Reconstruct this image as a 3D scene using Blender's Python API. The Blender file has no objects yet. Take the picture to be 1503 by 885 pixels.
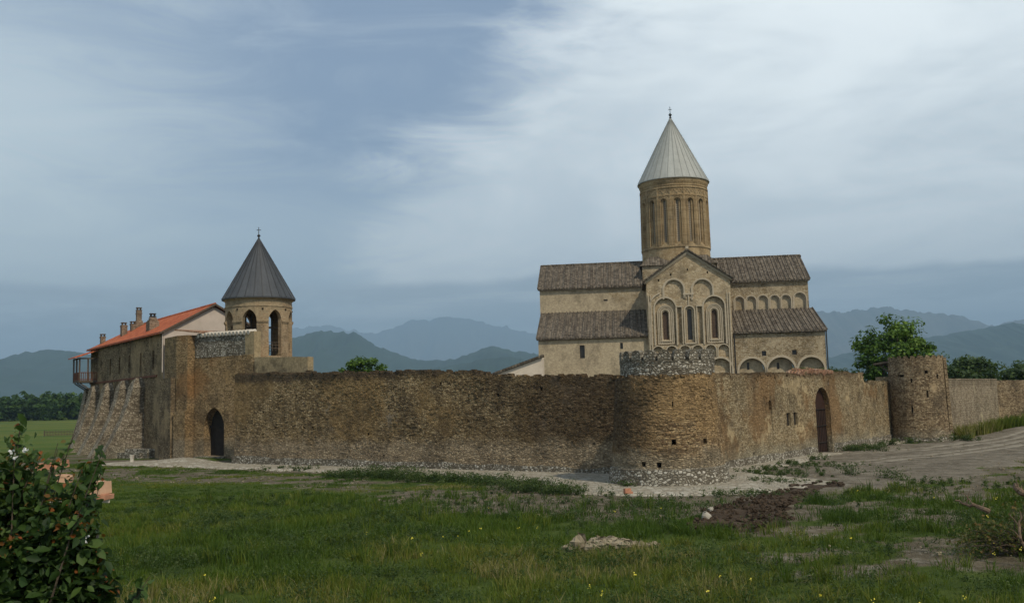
import bpy, math, random
import numpy as np
from mathutils import Vector, Matrix
random.seed(7); RNG = np.random.default_rng(11)
R = math.radians
C = bpy.context.scene.collection
SC = bpy.context.scene
# ------------------------------------------------------------------ camera
CAM_H = 6.0
cam = bpy.data.cameras.new('camera'); camo = bpy.data.objects.new('camera', cam); C.objects.link(camo)
cam.sensor_width = 36.0; cam.lens = 36.0*1443/1503; cam.clip_start = 0.2; cam.clip_end = 120000
camo.matrix_world = Matrix.Translation((0, 0, CAM_H)) @ Matrix.Rotation(R(90)+math.atan(142.5/1443), 4, 'X') @ Matrix.Rotation(R(-1.5), 4, 'Z')
SC.camera = camo
# ------------------------------------------------------------------ exposure, sun
SC.view_settings.view_transform = 'Standard'; SC.view_settings.look = 'None'
SC.view_settings.gamma = 1.0; SC.view_settings.use_curve_mapping = False
SC.view_settings.exposure = -0.78
SUN_AZ, SUN_EL = 36.0, 48.0          # degrees to the right of straight behind the camera, elevation
sl = bpy.data.lights.new('sun', 'SUN'); sl.energy = 5.0; sl.angle = R(1.2); sl.color = (1.0, 0.89, 0.70)
so = bpy.data.objects.new('sun', sl); C.objects.link(so)
sdir = Vector((math.sin(R(SUN_AZ))*math.cos(R(SUN_EL)), -math.cos(R(SUN_AZ))*math.cos(R(SUN_EL)), math.sin(R(SUN_EL))))
so.rotation_euler = sdir.to_track_quat('Z', 'Y').to_euler(); so.location = (60, -60, 90)

# ------------------------------------------------------------------ node helper
class NB:
    def __init__(s, tree):
        s.t = tree; s.n = tree.nodes; s.l = tree.links
    def put(s, sock, v):
        if v is None: return
        if hasattr(v, 'is_output'): s.l.new(v, sock)
        else:
            try: sock.default_value = v
            except Exception: sock.default_value = (*v, 1.0)
    def node(s, typ, **kw):
        n = s.n.new(typ)
        for k, v in kw.items(): setattr(n, k, v)
        return n
    def math(s, op, a, b=None, c=None, clamp=False):
        n = s.node('ShaderNodeMath', operation=op, use_clamp=clamp)
        s.put(n.inputs[0], a); s.put(n.inputs[1], b); s.put(n.inputs[2], c); return n.outputs[0]
    def vmath(s, op, a, b=None):
        n = s.node('ShaderNodeVectorMath', operation=op)
        s.put(n.inputs[0], a); s.put(n.inputs[1], b)
        return n.outputs['Value'] if op in ('DOT_PRODUCT', 'LENGTH', 'DISTANCE') else n.outputs[0]
    def noise(s, vec, scale, detail=4, rough=0.55, out='Fac', dist=0.0):
        n = s.node('ShaderNodeTexNoise'); s.put(n.inputs['Vector'], vec)
        n.inputs['Scale'].default_value = scale; n.inputs['Detail'].default_value = detail
        n.inputs['Roughness'].default_value = rough; n.inputs['Distortion'].default_value = dist
        return n.outputs[out]
    def voro(s, vec, scale, feature='F1', rnd=1.0):
        n = s.node('ShaderNodeTexVoronoi', feature=feature); s.put(n.inputs['Vector'], vec)
        n.inputs['Scale'].default_value = scale; n.inputs['Randomness'].default_value = rnd; return n
    def mapping(s, vec, scale=(1, 1, 1), loc=(0, 0, 0), rot=(0, 0, 0)):
        n = s.node('ShaderNodeMapping'); s.put(n.inputs['Vector'], vec)
        n.inputs['Scale'].default_value = scale; n.inputs['Location'].default_value = loc; n.inputs['Rotation'].default_value = rot
        return n.outputs[0]
    def ramp(s, fac, stops, interp='LINEAR'):
        n = s.node('ShaderNodeValToRGB'); s.put(n.inputs[0], fac); r = n.color_ramp; r.interpolation = interp
        while len(r.elements) < len(stops): r.elements.new(0.5)
        for e, (p, c) in zip(r.elements, stops):
            e.position = p; e.color = (*c, 1) if len(c) == 3 else c
        return n.outputs[0]
    def mix(s, fac, a, b, mode='MIX'):
        n = s.node('ShaderNodeMix', data_type='RGBA', blend_type=mode)
        s.put(n.inputs[0], fac)
        for i, v in ((6, a), (7, b)):
            if hasattr(v, 'is_output'): s.l.new(v, n.inputs[i])
            else: n.inputs[i].default_value = (*v, 1) if len(v) == 3 else v
        return n.outputs[2]
    def smooth(s, v, a, b, lo=0.0, hi=1.0):
        n = s.node('ShaderNodeMapRange', interpolation_type='SMOOTHSTEP')
        s.put(n.inputs[0], v); n.inputs[1].default_value = a; n.inputs[2].default_value = b
        n.inputs[3].default_value = lo; n.inputs[4].default_value = hi; return n.outputs[0]
    def sep(s, v):
        n = s.node('ShaderNodeSeparateXYZ'); s.put(n.inputs[0], v); return n.outputs
    def comb(s, x=0, y=0, z=0):
        n = s.node('ShaderNodeCombineXYZ')
        for i, v in enumerate((x, y, z)): s.put(n.inputs[i], v)
        return n.outputs[0]

# ------------------------------------------------------------------ world: Nishita sky under real cloud sheets
W = bpy.data.worlds.new('World'); SC.world = W; W.use_nodes = True
t = W.node_tree; t.nodes.clear(); b = NB(t)
sky = b.node('ShaderNodeTexSky', sky_type='NISHITA'); sky.sun_disc = False
sky.sun_elevation = R(SUN_EL); sky.sun_rotation = R(180-SUN_AZ); sky.air_density = 1.0; sky.dust_density = 1.5; sky.ozone_density = 1.5
gen = b.node('ShaderNodeTexCoord').outputs['Generated']
d = b.vmath('NORMALIZE', gen); dx, dy, dz = b.sep(d)
inv = b.math('DIVIDE', 1.0, b.math('ADD', b.math('MAXIMUM', dz, 0.0), 0.14))
sheet = b.comb(b.math('MULTIPLY', dx, inv), b.math('MULTIPLY', dy, inv), 0.0)
dirp = b.comb(dx, b.math('MULTIPLY', dz, 1.25), b.math('MULTIPLY', dy, 0.6))
wis = b.noise(b.mapping(dirp, (2.2, 4.6, 2.0), (3.1, 1.2, 0), (0, 0, R(-36))), 1.5, 9, 0.56, dist=0.7)
fine = b.noise(b.mapping(dirp, (3.0, 10.0, 3.0), (0.2, 0.4, 0), (0, 0, R(-27))), 1.9, 10, 0.60, dist=0.9)
big = b.noise(b.mapping(sheet, (1, 1, 1), (5.5, 2.0, 0)), 0.8, 4, 0.5)
wob = b.math('ADD', b.math('MULTIPLY', b.math('SUBTRACT', wis, 0.5), 0.10), b.math('MULTIPLY', b.math('SUBTRACT', fine, 0.5), 0.10))
eA = b.math('ADD', b.vmath('DOT_PRODUCT', d, (0.642, 0.246, -0.726)), b.math('ADD', wob, 0.008))
eB = b.math('ADD', b.vmath('DOT_PRODUCT', d, (0.974, 0.176, -0.145)), b.math('ADD', wob, 0.01))
mA = b.smooth(eA, -0.045, 0.075); mB = b.smooth(eB, -0.035, 0.050)
edge = b.math('MULTIPLY', mA, mB)
thick = b.smooth(b.math('ADD', b.math('MULTIPLY', wis, 0.5), b.math('MULTIPLY', fine, 0.5)), 0.32, 0.60, 0.78, 1.0)
mWhite = b.math('MULTIPLY', edge, thick)
eC = b.math('ADD', b.vmath('DOT_PRODUCT', d, (-0.928, -0.339, 0.155)), wob)
mLeft = b.math('MULTIPLY', b.math('MULTIPLY', b.smooth(eC, -0.12, 0.20), b.smooth(dz, 0.42, 0.20, 0.35, 1.0)), b.smooth(b.math('ADD', b.math('MULTIPLY', big, 0.5), b.math('MULTIPLY', fine, 0.5)), 0.28, 0.62, 0.60, 1.0))
veil = b.smooth(fine, 0.38, 0.72, 0.0, 0.38)
skyc = b.mix(0.66, sky.outputs[0], (4.7, 6.2, 8.6))
col = b.mix(veil, skyc, (7.8, 9.0, 10.2))
lowmilk = b.smooth(dz, 0.27, 0.12)
col = b.mix(b.math('MULTIPLY', lowmilk, 0.75), col, (8.7, 10.4, 11.4))
col = b.mix(mLeft, col, (10.9, 12.4, 12.9))
wcol = b.mix(b.smooth(wis, 0.3, 0.7), (12.6, 13.7, 14.1), (15.6, 16.6, 16.8))
col = b.mix(mWhite, col, wcol)
# low stratus bank with ragged streaks
strat = b.noise(b.comb(b.math('MULTIPLY', dx, 3.0), b.math('MULTIPLY', dy, 3.0), b.math('MULTIPLY', dz, 34.0)), 1.6, 8, 0.62)
topline = b.math('ADD', dz, b.math('MULTIPLY', b.math('SUBTRACT', b.noise(d, 4.0, 5, 0.55), 0.5), 0.055))
mS = b.math('MULTIPLY', b.smooth(topline, 0.124, 0.112), b.smooth(strat, 0.36, 0.60, 0.55, 0.95))
col = b.mix(mS, col, (7.2, 8.2, 8.8))
puff = b.math('MULTIPLY', b.smooth(b.noise(b.comb(b.math('MULTIPLY', dx, 6.0), b.math('MULTIPLY', dy, 6.0), b.math('MULTIPLY', dz, 22.0)), 2.2, 7, 0.62), 0.50, 0.70), b.math('MULTIPLY', b.smooth(dz, 0.05, 0.075), b.smooth(dz, 0.125, 0.09)))
col = b.mix(b.math('MULTIPLY', puff, 0.6), col, (11.5, 13.0, 13.8))
bg = b.node('ShaderNodeBackground'); b.put(bg.inputs[0], col); bg.inputs[1].default_value = 0.127
out = b.node('ShaderNodeOutputWorld'); t.links.new(bg.outputs[0], out.inputs[0])

# ------------------------------------------------------------------ materials
def new_mat(name, rough=0.9, spec=0.2):
    m = bpy.data.materials.new(name); m.use_nodes = True
    bs = m.node_tree.nodes['Principled BSDF']; bs.inputs['Roughness'].default_value = rough
    bs.inputs['Specular IOR Level'].default_value = spec
    return m, NB(m.node_tree), bs
def bump(b, bs, h, strength=0.6, dist=0.05):
    n = b.node('ShaderNodeBump'); n.inputs['Strength'].default_value = strength; n.inputs['Distance'].default_value = dist
    b.put(n.inputs['Height'], h); b.l.new(n.outputs[0], bs.inputs['Normal'])

def masonry(name, cells, mortar=(0.19, 0.15, 0.10), stone=(0.38, 0.2), base=None, base_h=2.2, plaster=None, plaster_amt=0.45,
            patch=None, stain=0.5, courses=0.0, cap=None, cap_z=None, bumpd=0.07, mort_w=0.09, dark_x=None, dark_n=16.0, contrast=1.05, vary=0.4):
    m, b, bs = new_mat(name, 0.95, 0.1)
    uv = b.node('ShaderNodeUVMap').outputs[0]; pos = b.node('ShaderNodeNewGeometry').outputs['Position']
    u, v, _ = b.sep(uv); px, py, pz = b.sep(pos)
    jit = b.noise(uv, 1.7, 3, 0.6, 'Color')
    uvj = b.vmath('ADD', uv, b.vmath('MULTIPLY', b.vmath('SUBTRACT', jit, (0.5, 0.5, 0.5)), (0.35, 0.22, 0)))
    sv = b.mapping(uvj, (1.45/stone[0], 1.45/stone[1], 1))
    vo = b.voro(sv, 1.0, 'F1', 0.85); ed = b.voro(sv, 1.0, 'DISTANCE_TO_EDGE', 0.85)
    cr = b.sep(vo.outputs['Color'])[0]
    mid = b.noise(pos, 0.55, 5, 0.62)
    tone = b.math('ADD', b.math('MULTIPLY', cr, contrast), b.math('MULTIPLY', b.math('SUBTRACT', mid, 0.5), 1.3))
    lay = b.noise(b.mapping(uv, (0.45, 2.6, 1)), 1.0, 5, 0.65)
    tone = b.math('ADD', b.math('ADD', tone, 0.5*(1-contrast)), b.math('MULTIPLY', b.math('SUBTRACT', lay, 0.5), 0.9))
    n = len(cells); colr = b.ramp(tone, [((i+0.5)/n, c) for i, c in enumerate(cells)])
    mort = b.smooth(ed.outputs['Distance'], mort_w, mort_w*0.25)
    colr = b.mix(mort, colr, mortar)
    hs = b.math('MULTIPLY', b.smooth(ed.outputs['Distance'], 0.0, 0.22), b.math('ADD', 0.55, b.math('MULTIPLY', cr, 0.45)))
    if courses:
        w = b.math('FRACT', b.math('ADD', b.math('MULTIPLY', v, 3.4), b.math('MULTIPLY', b.noise(uv, 0.6, 3), 1.2)))
        colr = b.mix(b.math('MULTIPLY', b.smooth(w, 0.22, 0.05), courses), colr, (0.05, 0.035, 0.022))
    if patch:
        pm = b.smooth(b.noise(pos, 0.16, 5, 0.6), 0.50, 0.60)
        colr = b.mix(b.math('MULTIPLY', pm, 0.75), colr, b.mix(cr, tuple(c*0.6 for c in patch), patch))
    if plaster:
        pn = b.noise(b.vmath('ADD', pos, (31, 7, 3)), 0.22, 7, 0.66)
        pl = b.smooth(pn, 0.5+0.35*(0.5-plaster_amt)*2, 0.56+0.35*(0.5-plaster_amt)*2)
        fn = b.noise(pos, 3.0, 5, 0.65)
        pc = b.mix(b.smooth(fn, 0.3, 0.7), tuple(c*0.72 for c in plaster), tuple(min(1, c*1.12) for c in plaster))
        colr = b.mix(b.math('MULTIPLY', pl, 0.9), colr, pc)
        hs = b.math('MULTIPLY', hs, b.math('SUBTRACT', 1.0, b.math('MULTIPLY', pl, 0.75)))
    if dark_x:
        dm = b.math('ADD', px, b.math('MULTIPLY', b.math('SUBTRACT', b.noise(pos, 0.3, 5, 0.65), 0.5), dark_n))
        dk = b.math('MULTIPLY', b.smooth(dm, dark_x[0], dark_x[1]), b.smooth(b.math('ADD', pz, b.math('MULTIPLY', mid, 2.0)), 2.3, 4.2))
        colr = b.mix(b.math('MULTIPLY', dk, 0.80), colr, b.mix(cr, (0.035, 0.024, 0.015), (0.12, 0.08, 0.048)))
    if base:
        bn = b.math('ADD', pz, b.math('MULTIPLY', b.math('SUBTRACT', b.noise(pos, 0.35, 5, 0.7), 0.5), 3.2))
        bm = b.smooth(bn, base_h+0.55, base_h-0.55)
        bc = b.mix(b.smooth(cr, 0.1, 0.9), tuple(c*0.66 for c in base), tuple(min(1, c*1.25) for c in base))
        bc = b.mix(mort, bc, tuple(c*0.55 for c in base))
        colr = b.mix(b.math('MULTIPLY', bm, 0.85), colr, bc)
    if cap:
        cn = b.math('ADD', pz, b.math('MULTIPLY', b.math('SUBTRACT', b.noise(pos, 0.7, 5, 0.7), 0.5), 1.6))
        colr = b.mix(b.math('MULTIPLY', b.smooth(cn, cap_z-0.35, cap_z+0.25), 0.8), colr, cap)
    # weather streaks running down
    st = b.noise(b.mapping(uv, (0.8, 0.26, 1)), 1.0, 6, 0.65)
    blot = b.noise(b.vmath('ADD', pos, (9, 4, 1)), 0.42, 6, 0.65)
    sf = b.math('MULTIPLY', b.smooth(b.math('ADD', b.math('MULTIPLY', st, 0.25), b.math('MULTIPLY', blot, 0.75)), 0.53, 0.38), stain)
    colr = b.mix(sf, colr, (0.052, 0.041, 0.029), 'MIX')
    lum = b.smooth(b.noise(pos, 7.0, 3, 0.7), 0.25, 0.75, 1-vary*0.5, 1+vary*0.35)
    colr = b.mix(1.0, colr, b.comb(lum, lum, lum), 'MULTIPLY')
    # missing stones: small dark holes
    hol = b.voro(b.mapping(uv, (0.55, 0.8, 1)), 1.0, 'F1', 1.0)
    hm = b.math('MULTIPLY', b.smooth(hol.outputs['Distance'], 0.10, 0.06), b.smooth(b.sep(hol.outputs['Color'])[1], 0.72, 0.76))
    if not plaster or plaster_amt < 0.6: colr = b.mix(b.math('MULTIPLY', hm, 0.85), colr, (0.018, 0.013, 0.009))
    b.put(bs.inputs['Base Color'], colr)
    hgt = b.math('ADD', hs, b.math('MULTIPLY', b.noise(pos, 5.0, 5, 0.7), 0.6))
    bump(b, bs, hgt, 1.0, bumpd)
    return m

def plain(name, c1, c2, scale=2.0, rough=0.9, bumpd=0.01, spec=0.2, metallic=0.0, coord='pos'):
    m, b, bs = new_mat(name, rough, spec)
    pos = b.node('ShaderNodeNewGeometry').outputs['Position'] if coord == 'pos' else b.node('ShaderNodeTexCoord').outputs['Object']
    n = b.noise(pos, scale, 6, 0.65)
    b.put(bs.inputs['Base Color'], b.ramp(n, [(0.3, c1), (0.7, c2)])); bs.inputs['Metallic'].default_value = metallic
    bump(b, bs, b.noise(pos, scale*4, 5, 0.65), 0.6, bumpd)
    return m

def roof_tiles(name, c1, c2, c3, pitch=0.45, row=0.5, moss=0.4):
    m, b, bs = new_mat(name, 0.85, 0.2)
    uv = b.node('ShaderNodeUVMap').outputs[0]; u, v, _ = b.sep(uv)
    pos = b.node('ShaderNodeNewGeometry').outputs['Position']
    iu = b.math('FLOOR', b.math('DIVIDE', u, pitch)); iv = b.math('FLOOR', b.math('DIVIDE', v, row))
    wn = b.node('ShaderNodeTexWhiteNoise', noise_dimensions='2D'); b.put(wn.inputs['Vector'], b.comb(iu, iv, 0))
    tone = b.math('ADD', b.math('MULTIPLY', wn.outputs['Value'], 0.55), b.math('MULTIPLY', b.noise(pos, 0.9, 6, 0.65), 0.6))
    colr = b.ramp(tone, [(0.25, c1), (0.55, c2), (0.85, c3)])
    st = b.noise(b.mapping(uv, (1.6, 0.16, 1)), 1.0, 6, 0.7)
    colr = b.mix(b.math('MULTIPLY', b.smooth(st, 0.52, 0.36), moss), colr, tuple(c*0.4 for c in c1))
    seam = b.math('FRACT', b.math('DIVIDE', v, row))
    colr = b.mix(b.math('MULTIPLY', b.smooth(seam, 0.16, 0.04), 0.55), colr, tuple(c*0.3 for c in c1))
    b.put(bs.inputs['Base Color'], colr)
    fu = b.math('FRACT', b.math('DIVIDE', u, pitch))
    h = b.math('ADD', b.math('SINE', b.math('MULTIPLY', fu, 3.14159)), b.math('MULTIPLY', seam, 0.5))
    bump(b, bs, h, 1.0, 0.09)
    return m

def metal_roof(name, c1, c2, rough=0.68):
    m, b, bs = new_mat(name, rough, 0.25)
    tc = b.node('ShaderNodeTexCoord').outputs['Object']; ox, oy, oz = b.sep(tc)
    ang = b.math('ARCTAN2', oy, ox)
    st = b.noise(b.comb(b.math('MULTIPLY', ang, 5.0), b.math('MULTIPLY', oz, 0.10), 0), 1.6, 6, 0.65)
    panel = b.node('ShaderNodeTexWhiteNoise', noise_dimensions='1D'); b.put(panel.inputs['W'], b.math('FLOOR', b.math('MULTIPLY', ang, 26/6.28318)))
    v = b.math('ADD', b.math('ADD', b.math('MULTIPLY', st, 0.75), b.math('MULTIPLY', panel.outputs['Value'], 0.34)), b.math('MULTIPLY', b.math('SUBTRACT', b.noise(tc, 0.9, 6, 0.7), 0.5), 0.7))
    b.put(bs.inputs['Base Color'], b.ramp(v, [(0.25, c1), (0.85, c2)])); bs.inputs['Metallic'].default_value = 0.05
    bump(b, bs, b.noise(tc, 1.1, 4, 0.6), 0.8, 0.12)
    return m

def leaf_mat(name, stops, transl=0.35, rough=0.6, spec=0.25):
    m = bpy.data.materials.new(name); m.use_nodes = True; t = m.node_tree; b = NB(t)
    bs = t.nodes['Principled BSDF']; bs.inputs['Roughness'].default_value = rough; bs.inputs['Specular IOR Level'].default_value = spec
    a = b.node('ShaderNodeAttribute', attribute_name='rnd')
    colr = b.ramp(a.outputs['Fac'], stops)
    b.put(bs.inputs['Base Color'], colr)
    tr = b.node('ShaderNodeBsdfTranslucent'); b.put(tr.inputs[0], b.mix(0.5, colr, (0.10, 0.16, 0.02)))
    mx = b.node('ShaderNodeMixShader'); mx.inputs[0].default_value = transl
    t.links.new(bs.outputs[0], mx.inputs[1]); t.links.new(tr.outputs[0], mx.inputs[2])
    t.links.new(mx.outputs[0], t.nodes['Material Output'].inputs[0])
    return m

M = {}
# curtain wall: dark brown rubble and thin brick, grey field stone low down
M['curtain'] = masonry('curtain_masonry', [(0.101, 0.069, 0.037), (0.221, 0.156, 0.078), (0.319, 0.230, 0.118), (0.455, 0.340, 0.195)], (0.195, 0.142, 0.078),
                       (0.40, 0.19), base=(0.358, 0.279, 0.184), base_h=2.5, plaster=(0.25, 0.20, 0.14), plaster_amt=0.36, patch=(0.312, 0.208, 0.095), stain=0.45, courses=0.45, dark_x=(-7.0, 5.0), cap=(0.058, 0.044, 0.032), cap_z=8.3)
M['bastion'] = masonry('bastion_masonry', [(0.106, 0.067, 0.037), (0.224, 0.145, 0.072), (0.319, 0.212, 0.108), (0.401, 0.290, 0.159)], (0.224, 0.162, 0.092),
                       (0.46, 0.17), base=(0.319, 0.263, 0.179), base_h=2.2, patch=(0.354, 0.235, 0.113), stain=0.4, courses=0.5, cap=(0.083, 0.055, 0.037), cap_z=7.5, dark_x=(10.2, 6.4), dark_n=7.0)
M['east'] = masonry('east_wall_masonry', [(0.134, 0.094, 0.052), (0.246, 0.182, 0.100), (0.336, 0.259, 0.150), (0.426, 0.347, 0.220)], (0.280, 0.220, 0.130),
                    (0.36, 0.18), base=(0.336, 0.292, 0.200), base_h=1.4, plaster=(0.426, 0.330, 0.190), plaster_amt=0.42, patch=(0.280, 0.165, 0.075), stain=0.45, courses=0.2, cap=(0.134, 0.094, 0.055), cap_z=7.4)
M['gate'] = masonry('gatehouse_masonry', [(0.132, 0.088, 0.045), (0.251, 0.169, 0.080), (0.356, 0.244, 0.121), (0.449, 0.318, 0.173)], (0.264, 0.183, 0.100),
                    (0.34, 0.17), base=(0.330, 0.263, 0.173), base_h=2.4, plaster=(0.370, 0.242, 0.112), plaster_amt=0.38, patch=(0.330, 0.183, 0.078), stain=0.5)
M['rubble'] = masonry('grey_rubble', [(0.13, 0.115, 0.088), (0.25, 0.225, 0.175), (0.36, 0.33, 0.265), (0.50, 0.465, 0.39)], (0.12, 0.102, 0.074),
                      (0.36, 0.26), stain=0.4, mort_w=0.13, contrast=1.1)
M['buttress'] = masonry('buttress_rubble', [(0.132, 0.108, 0.076), (0.252, 0.210, 0.150), (0.348, 0.300, 0.216), (0.468, 0.408, 0.312)], (0.156, 0.126, 0.090),
                        (0.36, 0.24), base=(0.312, 0.276, 0.204), base_h=1.6, stain=0.4, mort_w=0.12)
M['monastery'] = masonry('monastery_masonry', [(0.119, 0.083, 0.048), (0.206, 0.149, 0.083), (0.288, 0.213, 0.121), (0.375, 0.287, 0.172)], (0.150, 0.110, 0.069),
                         (0.4, 0.2), plaster=(0.312, 0.226, 0.127), plaster_amt=0.5, stain=0.5)
M['tower'] = masonry('wall_tower_masonry', [(0.108, 0.073, 0.044), (0.216, 0.153, 0.088), (0.300, 0.224, 0.132), (0.408, 0.319, 0.198)], (0.228, 0.171, 0.105),
                     (0.36, 0.18), base=(0.324, 0.271, 0.187), base_h=1.0, stain=0.55, courses=0.25, plaster=(0.360, 0.271, 0.160), plaster_amt=0.38)
M['far'] = masonry('far_wall_masonry', [(0.16, 0.12, 0.075), (0.27, 0.215, 0.145), (0.35, 0.285, 0.195), (0.42, 0.35, 0.25)], (0.27, 0.22, 0.15),
                   (0.4, 0.2), stain=0.35, courses=0.4, plaster=(0.40, 0.34, 0.22), plaster_amt=0.35)
M['stone'] = masonry('church_ashlar', [(0.296, 0.222, 0.133), (0.372, 0.291, 0.182), (0.433, 0.345, 0.225), (0.484, 0.394, 0.267)], (0.286, 0.222, 0.138),
                     (0.75, 0.42), stain=0.45, bumpd=0.025, mort_w=0.05, contrast=0.7, plaster=(0.459, 0.369, 0.248), plaster_amt=0.45, vary=0.35)
M['stucco'] = masonry('church_stucco', [(0.265, 0.197, 0.110), (0.347, 0.271, 0.166), (0.408, 0.330, 0.216), (0.469, 0.394, 0.276)], (0.306, 0.236, 0.147),
                      (0.6, 0.3), stain=0.32, bumpd=0.02, mort_w=0.05, contrast=0.5, plaster=(0.439, 0.360, 0.244), plaster_amt=0.72, vary=0.35)
M['apsewall'] = masonry('church_rough_wall', [(0.204, 0.153, 0.087), (0.316, 0.246, 0.152), (0.398, 0.320, 0.212), (0.479, 0.404, 0.285)], (0.306, 0.236, 0.147),
                        (0.42, 0.22), stain=0.4, bumpd=0.05, contrast=0.9, plaster=(0.428, 0.350, 0.235), plaster_amt=0.45)
M['drum'] = masonry('drum_brick', [(0.27, 0.185, 0.095), (0.35, 0.25, 0.135), (0.41, 0.305, 0.175), (0.47, 0.37, 0.23)], (0.34, 0.25, 0.145),
                    (0.34, 0.12), stain=0.4, bumpd=0.02, mort_w=0.06, contrast=0.7, vary=0.4)
M['belfry'] = masonry('belfry_brick', [(0.23, 0.155, 0.085), (0.31, 0.215, 0.125), (0.37, 0.27, 0.165), (0.44, 0.335, 0.22)], (0.31, 0.235, 0.15),
                      (0.32, 0.12), stain=0.4, bumpd=0.02, contrast=0.7, plaster=(0.30, 0.235, 0.15), plaster_amt=0.5)
M['ochre'] = masonry('ochre_plaster', [(0.2, 0.15, 0.085), (0.27, 0.21, 0.125), (0.33, 0.265, 0.165), (0.38, 0.31, 0.2)], (0.24, 0.19, 0.12),
                     (0.4, 0.2), stain=0.7, plaster=(0.32, 0.25, 0.145), plaster_amt=0.65, bumpd=0.03)
M['moulding'] = plain('carved_stone', (0.36, 0.30, 0.21), (0.47, 0.40, 0.30), 1.5)
M['white_plaster'] = plain('pale_plaster', (0.50, 0.42, 0.33), (0.66, 0.58, 0.48), 0.6)
M['gable_plaster'] = plain('pink_plaster', (0.42, 0.355, 0.30), (0.54, 0.46, 0.40), 0.5)
M['roof_old'] = roof_tiles('old_clay_tiles', (0.066, 0.052, 0.038), (0.125, 0.102, 0.076), (0.19, 0.158, 0.120))
M['roof_red'] = roof_tiles('orange_clay_tiles', (0.34, 0.075, 0.03), (0.48, 0.115, 0.042), (0.60, 0.19, 0.08), 0.32, 0.4, 0.25)
M['roof_pale'] = roof_tiles('faded_clay_tiles', (0.24, 0.12, 0.07), (0.34, 0.185, 0.11), (0.44, 0.29, 0.195), 0.3, 0.4, 0.3)
M['cone_pale'] = metal_roof('pale_zinc', (0.25, 0.255, 0.235), (0.40, 0.405, 0.375))
M['cone_dark'] = metal_roof('dark_slate_metal', (0.040, 0.044, 0.050), (0.085, 0.090, 0.098))
M['seam_pale'] = plain('zinc_seam', (0.19, 0.195, 0.18), (0.26, 0.265, 0.245), 1.0, 0.5)
M['seam_dark'] = plain('dark_seam', (0.035, 0.037, 0.04), (0.055, 0.057, 0.062), 1.0, 0.5)
M['dark_iron'] = plain('dark_iron', (0.02, 0.02, 0.02), (0.04, 0.04, 0.04), 3, 0.6)
M['pane'] = plain('dark_pane', (0.012, 0.010, 0.008), (0.03, 0.024, 0.018), 3, 0.35, 0.002, 0.5)
M['void'] = plain('shaded_interior', (0.012, 0.010, 0.008), (0.03, 0.024, 0.018), 3)
M['door_brown'] = plain('brown_door_wood', (0.024, 0.011, 0.007), (0.042, 0.019, 0.012), 2)
M['door_dark'] = plain('dark_door_wood', (0.016, 0.013, 0.011), (0.034, 0.027, 0.022), 2)
M['wood'] = plain('weathered_wood', (0.06, 0.045, 0.033), (0.13, 0.10, 0.075), 3)
M['wood_red'] = plain('red_brown_wood', (0.10, 0.04, 0.025), (0.19, 0.085, 0.05), 3)
M['chimney'] = masonry('chimney_brick', [(0.13, 0.085, 0.055), (0.22, 0.15, 0.10), (0.28, 0.20, 0.14), (0.36, 0.28, 0.20)], (0.26, 0.21, 0.15), (0.3, 0.12), stain=0.5, bumpd=0.03)
M['white'] = plain('white_cloth', (0.60, 0.60, 0.58), (0.75, 0.75, 0.73), 2)
M['limewash'] = plain('limewashed_tile', (0.36, 0.32, 0.26), (0.58, 0.53, 0.45), 3)
M['brick'] = plain('loose_brick', (0.36, 0.15, 0.085), (0.50, 0.26, 0.16), 4)
M['brick_pale'] = plain('pale_brick', (0.45, 0.26, 0.16), (0.58, 0.38, 0.25), 4)
M['rock'] = plain('pale_rock', (0.27, 0.24, 0.19), (0.46, 0.42, 0.35), 2.0, 0.95, 0.05)
M['tan_rock'] = plain('tan_rock', (0.17, 0.14, 0.092), (0.31, 0.26, 0.18), 2.5, 0.95, 0.06)
M['bark'] = plain('bark', (0.05, 0.038, 0.028), (0.11, 0.085, 0.06), 6, 0.95, 0.02)
M['dead_wood'] = plain('dead_wood', (0.09, 0.06, 0.04), (0.20, 0.14, 0.095), 4, 0.95, 0.02)
def lattice():
    m, b, bs = new_mat('window_lattice', 0.8)
    uv = b.node('ShaderNodeUVMap').outputs[0]; u, v, _ = b.sep(uv)
    fv = b.math('ABSOLUTE', b.math('SUBTRACT', b.math('FRACT', b.math('MULTIPLY', v, 2.6)), 0.5))
    fu = b.math('ABSOLUTE', b.math('SUBTRACT', b.math('FRACT', b.math('ADD', b.math('MULTIPLY', u, 2.0), 0.5)), 0.5))
    dd = b.math('ADD', b.math('MULTIPLY', fv, 1.0), b.math('MULTIPLY', fu, 1.0))
    b.put(bs.inputs['Base Color'], b.mix(b.smooth(dd, 0.42, 0.34), (0.34, 0.29, 0.22), (0.03, 0.024, 0.018)))
    return m
M['lattice'] = lattice()
M['grille'] = plain('brown_window_grille', (0.045, 0.030, 0.022), (0.12, 0.085, 0.062), 5.0)

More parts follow.
